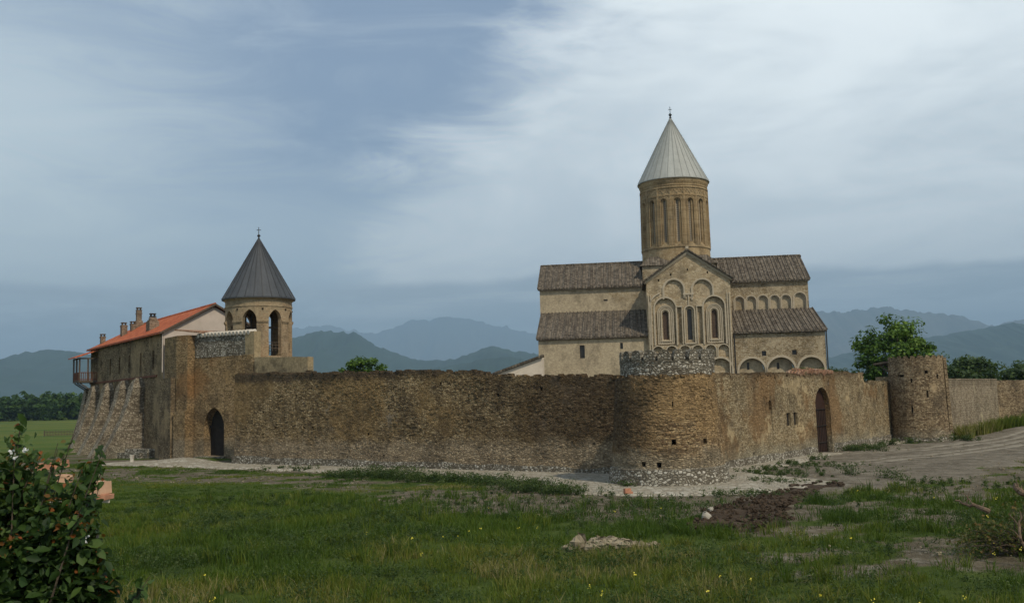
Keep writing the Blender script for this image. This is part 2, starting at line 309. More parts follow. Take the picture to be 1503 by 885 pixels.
# ------------------------------------------------------------------ mesh builder
class MB:
    def __init__(s): s.V = []; s.F = []; s.UV = []
    def f(s, *pts, uv=None):
        i = len(s.V); s.V.extend([tuple(p) for p in pts]); s.F.append(tuple(range(i, i+len(pts)))); s.UV.append(uv)
    def box(s, c, hx, hy, hz, rz=0.0, tilt=None):
        m = Matrix.Translation(c) @ Matrix.Rotation(rz, 4, 'Z')
        if tilt: m = m @ tilt
        p = [m @ Vector((x*hx, y*hy, z*hz)) for x in (-1, 1) for y in (-1, 1) for z in (-1, 1)]
        for q in ((0, 1, 3, 2), (4, 6, 7, 5), (0, 4, 5, 1), (2, 3, 7, 6), (0, 2, 6, 4), (1, 5, 7, 3)): s.f(*[p[k] for k in q])
    def prism(s, poly, z0, z1, cap=True):
        n = len(poly)
        zf0 = z0 if callable(z0) else (lambda x, y: z0); zf1 = z1 if callable(z1) else (lambda x, y: z1)
        lo = [(x, y, zf0(x, y)) for x, y in poly]; hi = [(x, y, zf1(x, y)) for x, y in poly]
        for i in range(n):
            j = (i+1) % n; s.f(lo[i], lo[j], hi[j], hi[i])
        if cap: s.f(*hi); s.f(*lo[::-1])
    def bar(s, a, b, w, h=None):
        a = Vector(a); b = Vector(b); d = (b-a).normalized(); h = h or w
        up = Vector((0, 0, 1)) if abs(d.z) < 0.95 else Vector((1, 0, 0))
        x = d.cross(up).normalized()*w/2; y = x.cross(d).normalized()*h/2
        p = [a-x-y, a+x-y, a+x+y, a-x+y]; q = [b-x-y, b+x-y, b+x+y, b-x+y]
        for i in range(4): s.f(p[i], p[(i+1) % 4], q[(i+1) % 4], q[i])
        s.f(*p[::-1]); s.f(*q)
    def tube(s, pts, rad, n=8, cap=True):
        pts = [Vector(p) for p in pts]; rings = []
        x0 = None
        for i, p in enumerate(pts):
            d = (pts[min(i+1, len(pts)-1)]-pts[max(i-1, 0)]).normalized()
            if x0 is None:
                up = Vector((0, 0, 1)) if abs(d.z) < 0.9 else Vector((1, 0, 0)); x = d.cross(up).normalized()
            else: x = (x0-d*x0.dot(d)).normalized()
            x0 = x; y = d.cross(x); r = rad[i] if hasattr(rad, '__len__') else rad
            rings.append([p+(x*math.cos(2*math.pi*k/n)+y*math.sin(2*math.pi*k/n))*r for k in range(n)])
        for a, b in zip(rings, rings[1:]):
            for k in range(n): s.f(a[k], a[(k+1) % n], b[(k+1) % n], b[k])
        if cap: s.f(*rings[0][::-1]); s.f(*rings[-1])
    def lathe(s, prof, c=(0, 0), n=48, a0=0.0, a1=2*math.pi):
        for k in range(n):
            t0 = a0+(a1-a0)*k/n; t1 = a0+(a1-a0)*(k+1)/n
            for (r0, z0), (r1, z1) in zip(prof, prof[1:]):
                q = [(c[0]+r*math.cos(tt), c[1]+r*math.sin(tt), z) for r, tt, z in ((r0, t0, z0), (r0, t1, z0), (r1, t1, z1), (r1, t0, z1))]
                rr = max(r0, r1); dist = math.hypot(r1-r0, z1-z0); vv0 = z0 if abs(z1-z0) > 1e-6 else 0
                uv = [(rr*t0, vv0), (rr*t1, vv0), (rr*t1, vv0+dist), (rr*t0, vv0+dist)]
                if r1 < 1e-6: q = q[:3]; uv = uv[:3]
                elif r0 < 1e-6: q = [q[0], q[2], q[3]]; uv = [uv[0], uv[2], uv[3]]
                s.f(*q, uv=uv)
    # wall panel: front, reveals of its openings; fr(s,z,d) -> world, d > 0 is inwards
    def panel(s, s0, s1, zb, top, ops, fr, step=1.0, thick=None, reveal=True, ends=True, uo=0.0):
        zbf = zb if callable(zb) else (lambda x: zb); tf = top if callable(top) else (lambda x: top)
        br = set(np.linspace(s0, s1, max(2, int(math.ceil((s1-s0)/step))+1)).round(5).tolist())
        for o in ops:
            k = o.get('n', 10)
            br |= set((o['c']+o['r']*np.sin(np.linspace(-1, 1, k+1)*math.pi/2)).round(5).tolist())
        br = sorted(x for x in br if s0-1e-4 <= x <= s1+1e-4)
        for a, b_ in zip(br, br[1:]):
            if b_-a < 1e-5: continue
            m = (a+b_)/2
            hit = sorted([o for o in ops if o['c']-o['r'] < m < o['c']+o['r']], key=lambda o: o['lo'])
            ea, eb = a+1e-7, b_-1e-7
            lo = (zbf(a), zbf(b_)); segs = []
            for o in hit:
                segs.append((lo, (o['lo'], o['lo']))); lo = (ohi(o, ea), ohi(o, eb))
                if reveal:
                    dd = o['d']; h = lo
                    s.f(fr(a, h[0], 0), fr(b_, h[1], 0), fr(b_, h[1], dd), fr(a, h[0], dd))
                    s.f(fr(a, o['lo'], dd), fr(b_, o['lo'], dd), fr(b_, o['lo'], 0), fr(a, o['lo'], 0))
            segs.append((lo, (tf(a), tf(b_))))
            for (l, h) in segs:
                if h[0]-l[0] < 1e-4 and h[1]-l[1] < 1e-4: continue
                s.f(fr(a, l[0], 0), fr(b_, l[1], 0), fr(b_, h[1], 0), fr(a, h[0], 0), uv=[(a+uo, l[0]), (b_+uo, l[1]), (b_+uo, h[1]), (a+uo, h[0])])
            if thick:
                s.f(fr(a, tf(a), 0), fr(b_, tf(b_), 0), fr(b_, tf(b_), thick), fr(a, tf(a), thick))
                for (l, h) in (segs if any(o.get('through') for o in hit) else [((zbf(a), zbf(b_)), (tf(a), tf(b_)))]):
                    s.f(fr(b_, l[1], thick), fr(a, l[0], thick), fr(a, h[0], thick), fr(b_, h[1], thick))
        if reveal:
            for o in ops:
                for e, sg in ((o['c']-o['r'], 1), (o['c']+o['r'], -1)):
                    h = ohi(o, e+sg*1e-7)
                    if h-o['lo'] > 1e-3: s.f(fr(e, o['lo'], 0), fr(e, o['lo'], o['d']), fr(e, h, o['d']), fr(e, h, 0))
        if thick and ends:
            for e in (s0, s1): s.f(fr(e, zbf(e), 0), fr(e, zbf(e), thick), fr(e, tf(e), thick), fr(e, tf(e), 0))
    def fill(s, o, fr, d, ops=(), uo=0.0):          # the plate that closes an opening at depth d
        s.panel(o['c']-o['r'], o['c']+o['r'], o['lo'], lambda x: ohi(o, min(max(x, o['c']-o['r']+1e-6), o['c']+o['r']-1e-6)), [dict(o, lo=-99)][:0]+list(ops), lambda a, z, dd: fr(a, z, d+dd), step=max(0.12, o['r']/6), uo=uo)
    def band(s, path, w, p, fr, d0=0.0, closed=False):   # raised moulding following a path in the wall's (s,z) plane
        P = [Vector((x, z)) for x, z in path]; n = len(P); L = []; Rr = []
        for i in range(n):
            a = P[(i-1) % n] if closed or i else P[i]; c = P[(i+1) % n] if closed or i < n-1 else P[i]
            d = (c-a); d = d.normalized() if d.length > 1e-9 else Vector((1, 0)); nn = Vector((-d.y, d.x))*w/2
            L.append(P[i]+nn); Rr.append(P[i]-nn)
        rng = range(n) if closed else range(n-1)
        for i in rng:
            j = (i+1) % n
            l0, l1, r0, r1 = L[i], L[j], Rr[i], Rr[j]
            s.f(fr(r0.x, r0.y, d0-p), fr(r1.x, r1.y, d0-p), fr(l1.x, l1.y, d0-p), fr(l0.x, l0.y, d0-p))
            s.f(fr(l0.x, l0.y, d0-p), fr(l1.x, l1.y, d0-p), fr(l1.x, l1.y, d0+.03), fr(l0.x, l0.y, d0+.03))
            s.f(fr(r1.x, r1.y, d0-p), fr(r0.x, r0.y, d0-p), fr(r0.x, r0.y, d0+.03), fr(r1.x, r1.y, d0+.03))
        if not closed:
            for i in (0, n-1): s.f(fr(L[i].x, L[i].y, d0-p), fr(Rr[i].x, Rr[i].y, d0-p), fr(Rr[i].x, Rr[i].y, d0+.03), fr(L[i].x, L[i].y, d0+.03))
    def mesh(s, name, mat, smooth=False, weld=False):
        me = bpy.data.meshes.new(name)
        V, F, UV = s.V, s.F, s.UV
        me.from_pydata(V, [], F)
        uvl = me.uv_layers.new(name='UVMap'); co = np.zeros(len(me.loops)*2); k = 0
        for fi, face in enumerate(F):
            uv = UV[fi]
            if uv is None:
                p = [V[i] for i in face]
                nx = ny = nz = 0.0
                for i in range(len(p)):
                    a = p[i]; c = p[(i+1) % len(p)]
                    nx += (a[1]-c[1])*(a[2]+c[2]); ny += (a[2]-c[2])*(a[0]+c[0]); nz += (a[0]-c[0])*(a[1]+c[1])
                l = math.sqrt(nx*nx+ny*ny+nz*nz) or 1; nx /= l; ny /= l; nz /= l
                h = math.hypot(nx, ny)
                if h < 0.25: uv = [(q[0], q[1]) for q in p]
                else:
                    tx, ty = -ny/h, nx/h; st = 1/h if h < 0.95 else 1.0
                    uv = [(q[0]*tx+q[1]*ty, q[2]*st) for q in p]
            for q in uv: co[k] = q[0]; co[k+1] = q[1]; k += 2
        uvl.data.foreach_set('uv', co)
        me.materials.append(mat)
        if weld:
            import bmesh
            bm = bmesh.new(); bm.from_mesh(me); bmesh.ops.remove_doubles(bm, verts=bm.verts, dist=1e-4)
            bmesh.ops.recalc_face_normals(bm, faces=bm.faces); bm.to_mesh(me); bm.free()
        if smooth: me.polygons.foreach_set('use_smooth', [True]*len(me.polygons))
        me.update(); return me
def ohi(o, x):
    dx = min(abs(x-o['c']), o['r'])
    k = o.get('k', 'round')
    if k == 'flat': return o['zs']
    if k == 'round': return o['zs']+math.sqrt(max(0, o['r']**2-dx*dx))*o.get('rise', 1.0)
    rr = (o['r']**2+o['h']**2)/(2*o['r']); return o['zs']+math.sqrt(max(0, rr*rr-(dx+rr-o['r'])**2))   # pointed
def op(c, r, lo, zs, d, k='round', **kw): return dict(c=c, r=r, lo=lo, zs=zs, d=d, k=k, **kw)
def arc(c, r, zs, z0=None, n=16, z1=None, a0=0, a1=180):
    p = [] if z0 is None else [(c+r, z0)]
    p += [(c+r*math.cos(R(a0+(a1-a0)*i/n)), zs+r*math.sin(R(a0+(a1-a0)*i/n))) for i in range(n+1)]
    if z0 is not None: p.append((c-r, z0 if z1 is None else z1))
    return p
def frame(O, ex):
    l = math.hypot(*ex); ex = (ex[0]/l, ex[1]/l); n = (-ex[1], ex[0])
    return lambda s, z, d=0: (O[0]+ex[0]*s+n[0]*d, O[1]+ex[1]*s+n[1]*d, z)
def cyl(c, Rf, a_mid, sgn=1):
    # s is arc length at radius Rf(0); a_mid the angle at s=0; d inwards
    R0 = Rf(0) if callable(Rf) else Rf
    def fr(s, z, d=0):
        r = (Rf(z) if callable(Rf) else Rf)-d; a = a_mid+s/R0
        return (c[0]+r*math.cos(a), c[1]+r*math.sin(a), z)
    return fr

def link(me, name, parent=None, loc=(0, 0, 0), rz=0.0):
    o = bpy.data.objects.new(name, me); C.objects.link(o); o.location = loc; o.rotation_euler = (0, 0, rz)
    if parent: o.parent = parent
    return o
def tag(o, label=None, cat=None, group=None, kind=None):
    if label: o['label'] = label
    if cat: o['category'] = cat
    if group: o['group'] = group
    if kind: o['kind'] = kind
    return o
class Thing:
    def __init__(s, name, label, cat, loc=(0, 0, 0), group=None):
        s.e = bpy.data.objects.new(name, None); C.objects.link(s.e); s.e.location = loc; s.o = loc
        s.e.empty_display_size = 0.5; tag(s.e, label, cat, group)
    def part(s, name, mb, mat, parent=None, local=False, loc=None, rz=0.0, **kw):
        if not local: mb.V = [(x-s.o[0], y-s.o[1], z-s.o[2]) for x, y, z in mb.V]
        return link(mb.mesh(name, mat, **kw), name, parent or s.e, loc or (0, 0, 0), rz)
def copy_of(o, parent, loc=None, rz=None):
    c = o.copy(); C.objects.link(c); c.parent = parent
    if loc is not None: c.location = loc
    if rz is not None: c.rotation_euler = (0, 0, rz)
    for ch in [x for x in bpy.data.objects if x.parent == o]: copy_of(ch, c)
    return c
def one(name, mb, mat, label, cat, loc=(0, 0, 0), group=None, **kw):
    mb.V = [(x-loc[0], y-loc[1], z-loc[2]) for x, y, z in mb.V]
    return tag(link(mb.mesh(name, mat, **kw), name, None, loc), label, cat, group)
def np_mesh(name, V, quads, mat, rnd=None, smooth=False):
    me = bpy.data.meshes.new(name); nv = len(V); k = quads.shape[1]; nf = len(quads)
    me.vertices.add(nv); me.vertices.foreach_set('co', np.ascontiguousarray(V, dtype=np.float32).ravel())
    me.loops.add(nf*k); me.loops.foreach_set('vertex_index', np.ascontiguousarray(quads, dtype=np.int32).ravel())
    me.polygons.add(nf); me.polygons.foreach_set('loop_start', np.arange(0, nf*k, k, dtype=np.int32))
    me.polygons.foreach_set('loop_total', np.full(nf, k, dtype=np.int32))
    if smooth: me.polygons.foreach_set('use_smooth', np.ones(nf, dtype=bool))
    me.update(calc_edges=True)
    if rnd is not None:
        a = me.attributes.new('rnd', 'FLOAT', 'POINT'); a.data.foreach_set('value', np.ascontiguousarray(rnd, dtype=np.float32))
    me.materials.append(mat); return me
def vnoise(x, y, seed=0):                       # smooth value noise, numpy
    def h(i, j): 
        v = np.sin(i*127.1+j*311.7+seed*74.7)*43758.5453; return v-np.floor(v)
    i = np.floor(x); j = np.floor(y); fx = x-i; fy = y-j; fx = fx*fx*(3-2*fx); fy = fy*fy*(3-2*fy)
    return (h(i, j)*(1-fx)+h(i+1, j)*fx)*(1-fy)+(h(i, j+1)*(1-fx)+h(i+1, j+1)*fx)*fy
def fbm(x, y, seed=0, oct=4):
    t = 0; a = 0.5; tot = 0
    for k in range(oct): t = t+a*vnoise(x*2**k, y*2**k, seed+k); tot += a; a *= 0.5
    return t/tot
# ------------------------------------------------------------------ ground plan
LW_O, LW_E, LW_N = np.array((-28.84, 101.92)), np.array((0.8122, -0.5834)), np.array((0.5834, 0.8122))
RW_O, RW_E, RW_N = np.array((16.46, 77.84)), np.array((0.5938, 0.8046)), np.array((-0.8046, 0.5938))
BAS = (10.42, 68.2)
def ss(v, a, b):
    t = np.clip((v-a)/(b-a), 0, 1); return t*t*(3-2*t)
def walls_sd(x, y):
    dl = -((x-LW_O[0])*LW_N[0]+(y-LW_O[1])*LW_N[1]); sl_ = (x-LW_O[0])*LW_E[0]+(y-LW_O[1])*LW_E[1]
    dr = -((x-RW_O[0])*RW_N[0]+(y-RW_O[1])*RW_N[1]); sr = (x-RW_O[0])*RW_E[0]+(y-RW_O[1])*RW_E[1]
    db = np.hypot(x-BAS[0], y-BAS[1])-4.05
    return dl, sl_, dr, sr, db
def inpoly(x, y, poly):
    ins = np.zeros(np.shape(x), bool); n = len(poly)
    for i in range(n):
        x0, y0 = poly[i]; x1, y1 = poly[(i+1) % n]
        if y0 == y1: continue
        c = ((y0 > y) != (y1 > y)) & (x < (x1-x0)*(y-y0)/(y1-y0)+x0); ins ^= c
    return ins
ROAD = [(27.5, 90.5), (30.5, 95.5), (33.5, 99), (38, 104), (44, 108.2), (50.5, 111), (55, 117.5), (68, 131), (95, 152), (110, 140), (70, 116), (53, 98), (40, 77.5), (34, 71), (28, 65.5), (22, 60), (18, 57.5), (16.8, 60), (20, 66), (18.8, 71), (21.5, 80)]
MUD = [(7.6, 43.3), (9.5, 42.3), (12.0, 45.5), (13.0, 49.5), (16, 56), (21.5, 64.5), (20, 65), (16.2, 60.8), (13.5, 57), (10.5, 51.5), (8.2, 47.5)]
def warp(x, y, a, s):
    return x+(fbm(x*s, y*s, 3)-0.5)*a, y+(fbm(x*s+17, y*s, 5)-0.5)*a
def road_m(x, y): return inpoly(*warp(x, y, 5.0, 0.35), ROAD)
def mud_m(x, y): return inpoly(*warp(x, y, 2.2, 0.7), MUD)
def apron_w(x, y):
    dl, sl_, dr, sr, db = walls_sd(x, y); n = fbm(x*0.45, y*0.45, 9)-0.5
    ang = np.arctan2(y-BAS[1], x-BAS[0])
    a = (dl < 4.4+1.6*ss(sl_, 26, 42)+n*2.6) & (dl > -0.6) & (sl_ < 47) & (sl_ > -18)
    lob = 4.6+2.4*np.exp(-((ang+0.55)/0.45)**2)
    bb = (db < lob+n*2.0) & (db > -0.6) & (y < BAS[1]+6)
    c = (dr < (3.0-1.0*ss(sr, 8, 22))+n*2.4) & (dr > -0.6) & (sr > -6) & (sr < 22)
    e = (dr < 2.6+n*2.6) & (dr > -0.6) & (sr > 34) & (sr < 44)
    return a | bb | c | e
def gh(x, y):
    x = np.asarray(x, float); y = np.asarray(y, float)
    dl, sl_, dr, sr, db = walls_sd(x, y)
    far = 1.35*ss(x, 52, 68)*ss(y, 100, 138)
    und = (fbm(x*0.09, y*0.09, 21)-0.5)*0.5*ss(np.abs(y-60), 0, 25)
    mud = 0.30*np.exp(-(((x-10.2)/2.6)**2+((y-46.5)/3.2)**2))*(0.4+fbm(x*1.3, y*1.3, 31))
    gate = 0.55*np.exp(-(((x+34.5)/4.5)**2+((y-108)/4.0)**2))
    return far+und*0.6*ss(np.minimum(np.abs(dl), np.abs(dr)), 2, 8)+mud+gate-0.02
def green(x, y):                                 # how thickly grass grows
    dl, sl_, dr, sr, db = walls_sd(x, y)
    dw = np.where(x < 9, dl, np.where(y < 76, db, dr)); dw = np.minimum(dw, db+0.5)
    n = fbm(x*0.16, y*0.20, 41); n2 = fbm(x*0.6, y*0.75, 47); 
    g = 0.95*np.ones_like(x)
    thin = ss(dw, 24, 13)*(x > -60)
    g = g*(1-thin*(0.80-1.1*ss(n*.6+n2*.4, 0.50, 0.66)))
    strip = ss(dw, 4.6, 6.0)*ss(dw, 10.5, 8.0)*ss(x, 5.0, 1.5)
    g = np.maximum(g, strip*ss(n2, 0.36, 0.55))
    right = ss(x-0.14*(y-40), 6.0, 11.0)*ss(y, 26, 36)
    g = g*(1-right*(1-ss(n*0.55+n2*0.45, 0.45, 0.60)*0.9-0.12))
    g = np.where(road_m(x, y), ss(n2, 0.60, 0.72)*0.4*ss(np.abs(x-20), 12, 4), g)
    g = np.where(mud_m(x, y), ss(n2, 0.62, 0.7)*0.15, g)
    g = np.where(apron_w(x, y), ss(n2, 0.62, 0.70)*0.3, g)
    g = g*np.where((db < 8.5+3*(n2-.5)) & (y < 74), .12, 1)
    heap = np.exp(-(((x-2.9)/1.8)**2+((y-39.8)/0.9)**2)); g = g*(1-0.8*heap)
    g = np.where((y > 96) & (x > 47) & (sr > 40) & (dr < 9), np.where(road_m(x, y), 0.05, 1.0), g)
    return np.clip(g, 0, 1)
def axis(lo, hi, step, far0, far1, ratio=1.22):
    a = list(np.arange(lo, hi+step/2, step)); st = step; p = hi
    while p < far1: st *= ratio; p += st; a.append(p)
    st = step; p = lo
    while p > far0: st *= ratio; p -= st; a.insert(0, p)
    return np.array(a)
gx = axis(-62, 92, 0.7, -27000, 27000); gy = axis(18, 155, 0.7, -800, 37500)
X, Y = np.meshgrid(gx, gy); Zg = gh(X, Y)
nx_, ny_ = len(gx), len(gy)
idx = np.arange(nx_*ny_).reshape(ny_, nx_)
Q = np.stack([idx[:-1, :-1], idx[:-1, 1:], idx[1:, 1:], idx[1:, :-1]], -1).reshape(-1, 4)

def ground_mat(name, soil, soil2, stone, grassy=True, ruts=False):
    m, b, bs = new_mat(name, 0.95, 0.08)
    pos = b.node('ShaderNodeNewGeometry').outputs['Position']; px, py, pz = b.sep(pos)
    flat = b.comb(px, py, 0)
    n1 = b.noise(flat, 0.5, 7, 0.68); n2 = b.noise(flat, 3.5, 6, 0.7)
    c = b.mix(b.smooth(n1, 0.32, 0.68), soil, soil2)
    v = b.voro(flat, 2.6, 'F1'); st = b.sep(v.outputs['Color'])
    pm = b.math('MULTIPLY', b.smooth(v.outputs['Distance'], 0.30, 0.18), b.smooth(st[0], 0.62, 0.72))
    v2 = b.voro(flat, 9.0, 'F1'); pm2 = b.math('MULTIPLY', b.smooth(v2.outputs['Distance'], 0.38, 0.2), b.smooth(b.sep(v2.outputs['Color'])[0], 0.5, 0.6))
    pm = b.math('MAXIMUM', pm, pm2)
    pal = b.smooth(b.noise(flat, 0.9, 8, 0.72), 0.52, 0.64); c = b.mix(b.math('MULTIPLY', pal, 0.7), c, tuple(k*0.82 for k in stone))
    drk = b.smooth(b.noise(b.vmath('ADD', flat, (40, 9, 0)), 0.7, 8, 0.72), 0.54, 0.68); c = b.mix(b.math('MULTIPLY', drk, 0.65), c, tuple(k*0.55 for k in soil))
    c = b.mix(b.math('MULTIPLY', pm, 0.75), c, b.mix(st[1], tuple(k*0.6 for k in stone), stone))
    c = b.mix(1.0, c, b.ramp(n2, [(0.25, (0.6, 0.6, 0.6)), (0.75, (1.2, 1.2, 1.2))]), 'MULTIPLY')
    if ruts:
        rt = b.noise(b.mapping(b.vmath('ADD', flat, b.vmath('MULTIPLY', b.noise(flat, 0.15, 3, 0.5, 'Color'), (6, 6, 0))), (0.28, 0.62, 1), (0, 0, 0), (0, 0, R(-42))), 1.0, 9, 0.72)
        c = b.mix(b.math('MULTIPLY', b.smooth(rt, 0.45, 0.62), 0.6), c, (0.225, 0.195, 0.148)); c = b.mix(b.math('MULTIPLY', b.smooth(rt, 0.40, 0.30), 0.6), c, (0.075, 0.06, 0.042))
    if ruts:
        c = b.mix(b.math('MULTIPLY', b.node('ShaderNodeAttribute', attribute_name='rnd').outputs['Fac'], 0.75), c, (0.30, 0.265, 0.205))
    if grassy:
        a = b.node('ShaderNodeAttribute', attribute_name='rnd').outputs['Fac']
        big = b.noise(flat, 0.035, 4, 0.6)
        gc = b.mix(b.smooth(n1, 0.3, 0.7), (0.034, 0.056, 0.010), (0.068, 0.092, 0.016))
        farc = b.mix(b.smooth(b.noise(b.mapping(flat, (0.016, 0.026, 1)), 1.0, 7, 0.7), 0.34, 0.68), (0.056, 0.098, 0.018), (0.130, 0.135, 0.028))
        gc = b.mix(b.smooth(py, 115, 170), gc, farc)
        gm = b.smooth(b.math('ADD', a, b.math('MULTIPLY', b.math('SUBTRACT', n2, 0.5), 0.7)), 0.25, 0.62)
        c = b.mix(gm, c, gc)
    b.put(bs.inputs['Base Color'], c)
    h = b.math('ADD', b.math('MULTIPLY', n2, 0.8), b.math('MULTIPLY', pm, 0.5))
    bump(b, bs, h, 1.0, 0.16)
    return m
M['ground'] = ground_mat('ground_soil_and_turf', (0.085, 0.068, 0.042), (0.165, 0.138, 0.095), (0.34, 0.31, 0.25))
M['road'] = ground_mat('dry_dirt', (0.095, 0.078, 0.055), (0.185, 0.158, 0.118), (0.33, 0.30, 0.24), False, True)
M['mud'] = ground_mat('dark_turned_earth', (0.038, 0.027, 0.018), (0.085, 0.060, 0.040), (0.15, 0.11, 0.08), False)
def cobble():
    m, b, bs = new_mat('stone_paving', 0.95, 0.1)
    pos = b.node('ShaderNodeNewGeometry').outputs['Position']; px, py, pz = b.sep(pos); flat = b.comb(px, py, 0)
    w = b.vmath('ADD', flat, b.vmath('MULTIPLY', b.noise(flat, 1.5, 3, 0.6, 'Color'), (0.4, 0.4, 0)))
    v = b.voro(w, 2.4, 'F1'); e = b.voro(w, 2.4, 'DISTANCE_TO_EDGE')
    c = b.ramp(b.sep(v.outputs['Color'])[0], [(0.1, (0.28, 0.25, 0.19)), (0.5, (0.38, 0.345, 0.275)), (0.9, (0.47, 0.435, 0.36))])
    n1 = b.noise(flat, 0.6, 7, 0.7)
    c = b.mix(b.math('MULTIPLY', b.smooth(e.outputs['Distance'], 0.10, 0.02), 0.6), c, (0.17, 0.14, 0.10))
    c = b.mix(b.smooth(n1, 0.42, 0.66), c, (0.29, 0.252, 0.188))
    b.put(bs.inputs['Base Color'], c)
    bump(b, bs, b.math('ADD', b.smooth(e.outputs['Distance'], 0, 0.15), b.noise(flat, 6, 4, 0.7)), 1.0, 0.07); return m
M['apron'] = cobble()
gnd = link(np_mesh('ground', np.stack([X, Y, Zg], -1).reshape(-1, 3), Q, M['ground'], green(X, Y).ravel(), True), 'ground'); tag(gnd, kind='structure')
TRK = [[(30, 94), (33, 94.5), (38, 96.5), (44, 101), (51, 107), (60, 117), (76, 132), (104, 150)], [(26, 80), (31, 84), (38, 89), (46, 96), (56, 107), (70, 122), (100, 142)]]
def tracks(x, y):
    best = np.zeros_like(x)
    for path in TRK:
        dm = np.full(x.shape, 99.0)
        for (ax, ay), (bx, by) in zip(path, path[1:]):
            vx, vy = bx-ax, by-ay; L = math.hypot(vx, vy); u = np.clip(((x-ax)*vx+(y-ay)*vy)/L**2, 0, 1); dm = np.minimum(dm, np.hypot(x-ax-u*vx, y-ay-u*vy))
        w = 0.45*(fbm(x*.5, y*.5, 88)-.5)
        best = np.maximum(best, np.maximum(ss(np.abs(dm-.95+w), .55, .15), .45*ss(np.abs(dm-.1+w), .3, .05)*0))
    return best
def sheet(name, mask, bx, by, step, dz, mat, rough=0.0, attr=None):
    ax = np.arange(bx[0], bx[1], step); ay = np.arange(by[0], by[1], step)
    XX, YY = np.meshgrid(ax, ay); cx = (XX[:-1, :-1]+step/2); cy = (YY[:-1, :-1]+step/2)
    m = mask(cx, cy); ii = np.arange(XX.size).reshape(XX.shape)
    soft = np.pad(m.astype(float), 1)
    for _ in range(4):
        q_ = np.pad(soft, 1, 'edge'); soft = (q_[:-2, 1:-1]+q_[2:, 1:-1]+q_[1:-1, :-2]+q_[1:-1, 2:]+q_[1:-1, 1:-1])/5
    sv = (soft[:-1, :-1]+soft[1:, :-1]+soft[:-1, 1:]+soft[1:, 1:])/4
    m2 = np.pad(m, 1); m = (m2[:-2, 1:-1]|m2[2:, 1:-1]|m2[1:-1, :-2]|m2[1:-1, 2:]|m)
    q = np.stack([ii[:-1, :-1], ii[:-1, 1:], ii[1:, 1:], ii[1:, :-1]], -1)[m]
    used, inv_ = np.unique(q, return_inverse=True)
    xs = XX.ravel()[used]; ys = YY.ravel()[used]; so_ = sv.ravel()[used]
    jx = (vnoise(xs*9.1, ys*7.3, 2)-0.5)*step*0.5; jy = (vnoise(xs*8.3, ys*9.7, 4)-0.5)*step*0.5
    zs = gh(xs, ys)-0.06+(dz+0.06)*ss(so_, 0.15, 0.85)+rough*(fbm(xs*1.1, ys*1.1, 6)-.2)*ss(so_, 0.3, 0.9)
    av = attr(xs+jx, ys+jy) if attr else None
    if attr: zs = zs-.07*av
    o = link(np_mesh(name, np.stack([xs+jx, ys+jy, zs], -1), inv_.reshape(-1, 4), mat, av, True), name)
    return tag(o, kind='structure')
sheet('dirt_road', road_m, (12, 112), (54, 155), 0.32, 0.05, M['road'], 0.18, tracks)
sheet('bare_earth', mud_m, (5, 24), (40, 67), 0.3, 0.08, M['mud'], 0.34)
sheet('stone_path', apron_w, (-48, 50), (58, 122), 0.4, 0.16, M['apron'], 0.05)

# ------------------------------------------------------------------ hills and the air in front of them
PITCH = math.atan(142.5/1443); RS, RC = math.sin(R(1.5)), math.cos(R(1.5))
def at(px, py, Yd):                              # the point at depth Yd seen at that place in the photograph
    x = (px-751.5)/1443; y = -(py-442.5)/1443; x, y = x*RC+y*RS, -x*RS+y*RC
    d = (x, math.cos(PITCH)-y*math.sin(PITCH), math.sin(PITCH)+y*math.cos(PITCH)); k = Yd/d[1]
    return d[0]*k, Yd, CAM_H+d[2]*k
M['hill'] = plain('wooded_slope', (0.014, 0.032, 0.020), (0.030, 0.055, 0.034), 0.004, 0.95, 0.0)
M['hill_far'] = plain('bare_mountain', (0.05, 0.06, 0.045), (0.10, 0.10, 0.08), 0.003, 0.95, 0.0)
def hill(prof, D, depth, mat, seed, rugged):
    pr = np.array([at(px, py, D) for px, py in prof]); xs = np.linspace(pr[0, 0], pr[-1, 0], 420)
    top = np.interp(xs, pr[:, 0], pr[:, 2]); k = np.hanning(7); k /= k.sum(); top = np.convolve(np.pad(top, 3, 'edge'), k, 'valid')
    rows = np.concatenate([np.linspace(-1, 0, 22), np.linspace(0.12, 0.8, 6)])
    top = top*(1+0.10*rugged*(np.abs(fbm(xs/(D*0.012), xs*0+seed, seed, 5)-.5)*-2+.35))
    XX, RR = np.meshgrid(xs, rows); f = np.where(RR < 0, 1-np.abs(RR)**0.85, 1-RR**1.3)
    n = fbm(XX/(D*0.035), RR*9, seed, 5)-0.5; rg = np.abs(fbm(XX/(D*0.02)+RR*2, RR*3, seed+5, 4)-0.5)
    Z = top[None, :]*f*(1+(n*0.5-rg*0.7)*rugged*np.clip(np.abs(RR)*5, 0.10, 1))
    YY = D+RR*depth; ii = np.arange(XX.size).reshape(XX.shape)
    q = np.stack([ii[:-1, :-1], ii[:-1, 1:], ii[1:, 1:], ii[1:, :-1]], -1).reshape(-1, 4)
    tag(link(np_mesh('hills', np.stack([XX, YY, np.maximum(Z, -4)], -1).reshape(-1, 3), q, mat, None, True), 'hills'), kind='structure')
hill([(-420, 560), (-200, 548), (-60, 540), (0, 529), (35, 518), (70, 515), (115, 518), (160, 528), (230, 548), (300, 540), (360, 520), (430, 496), (470, 487), (500, 486), (520, 490), (545, 504), (580, 518), (615, 530),
      (660, 529), (695, 517), (718, 508), (738, 511), (772, 517), (820, 523), (900, 535), (1000, 540), (1100, 538)], 8600, 3000, M['hill'], 3, 0.9)
hill([(330, 556), (430, 546), (520, 549), (600, 545), (660, 538), (700, 529), (750, 525), (800, 530), (900, 545), (1000, 556)], 6600, 1800, M['hill'], 8, 0.9)
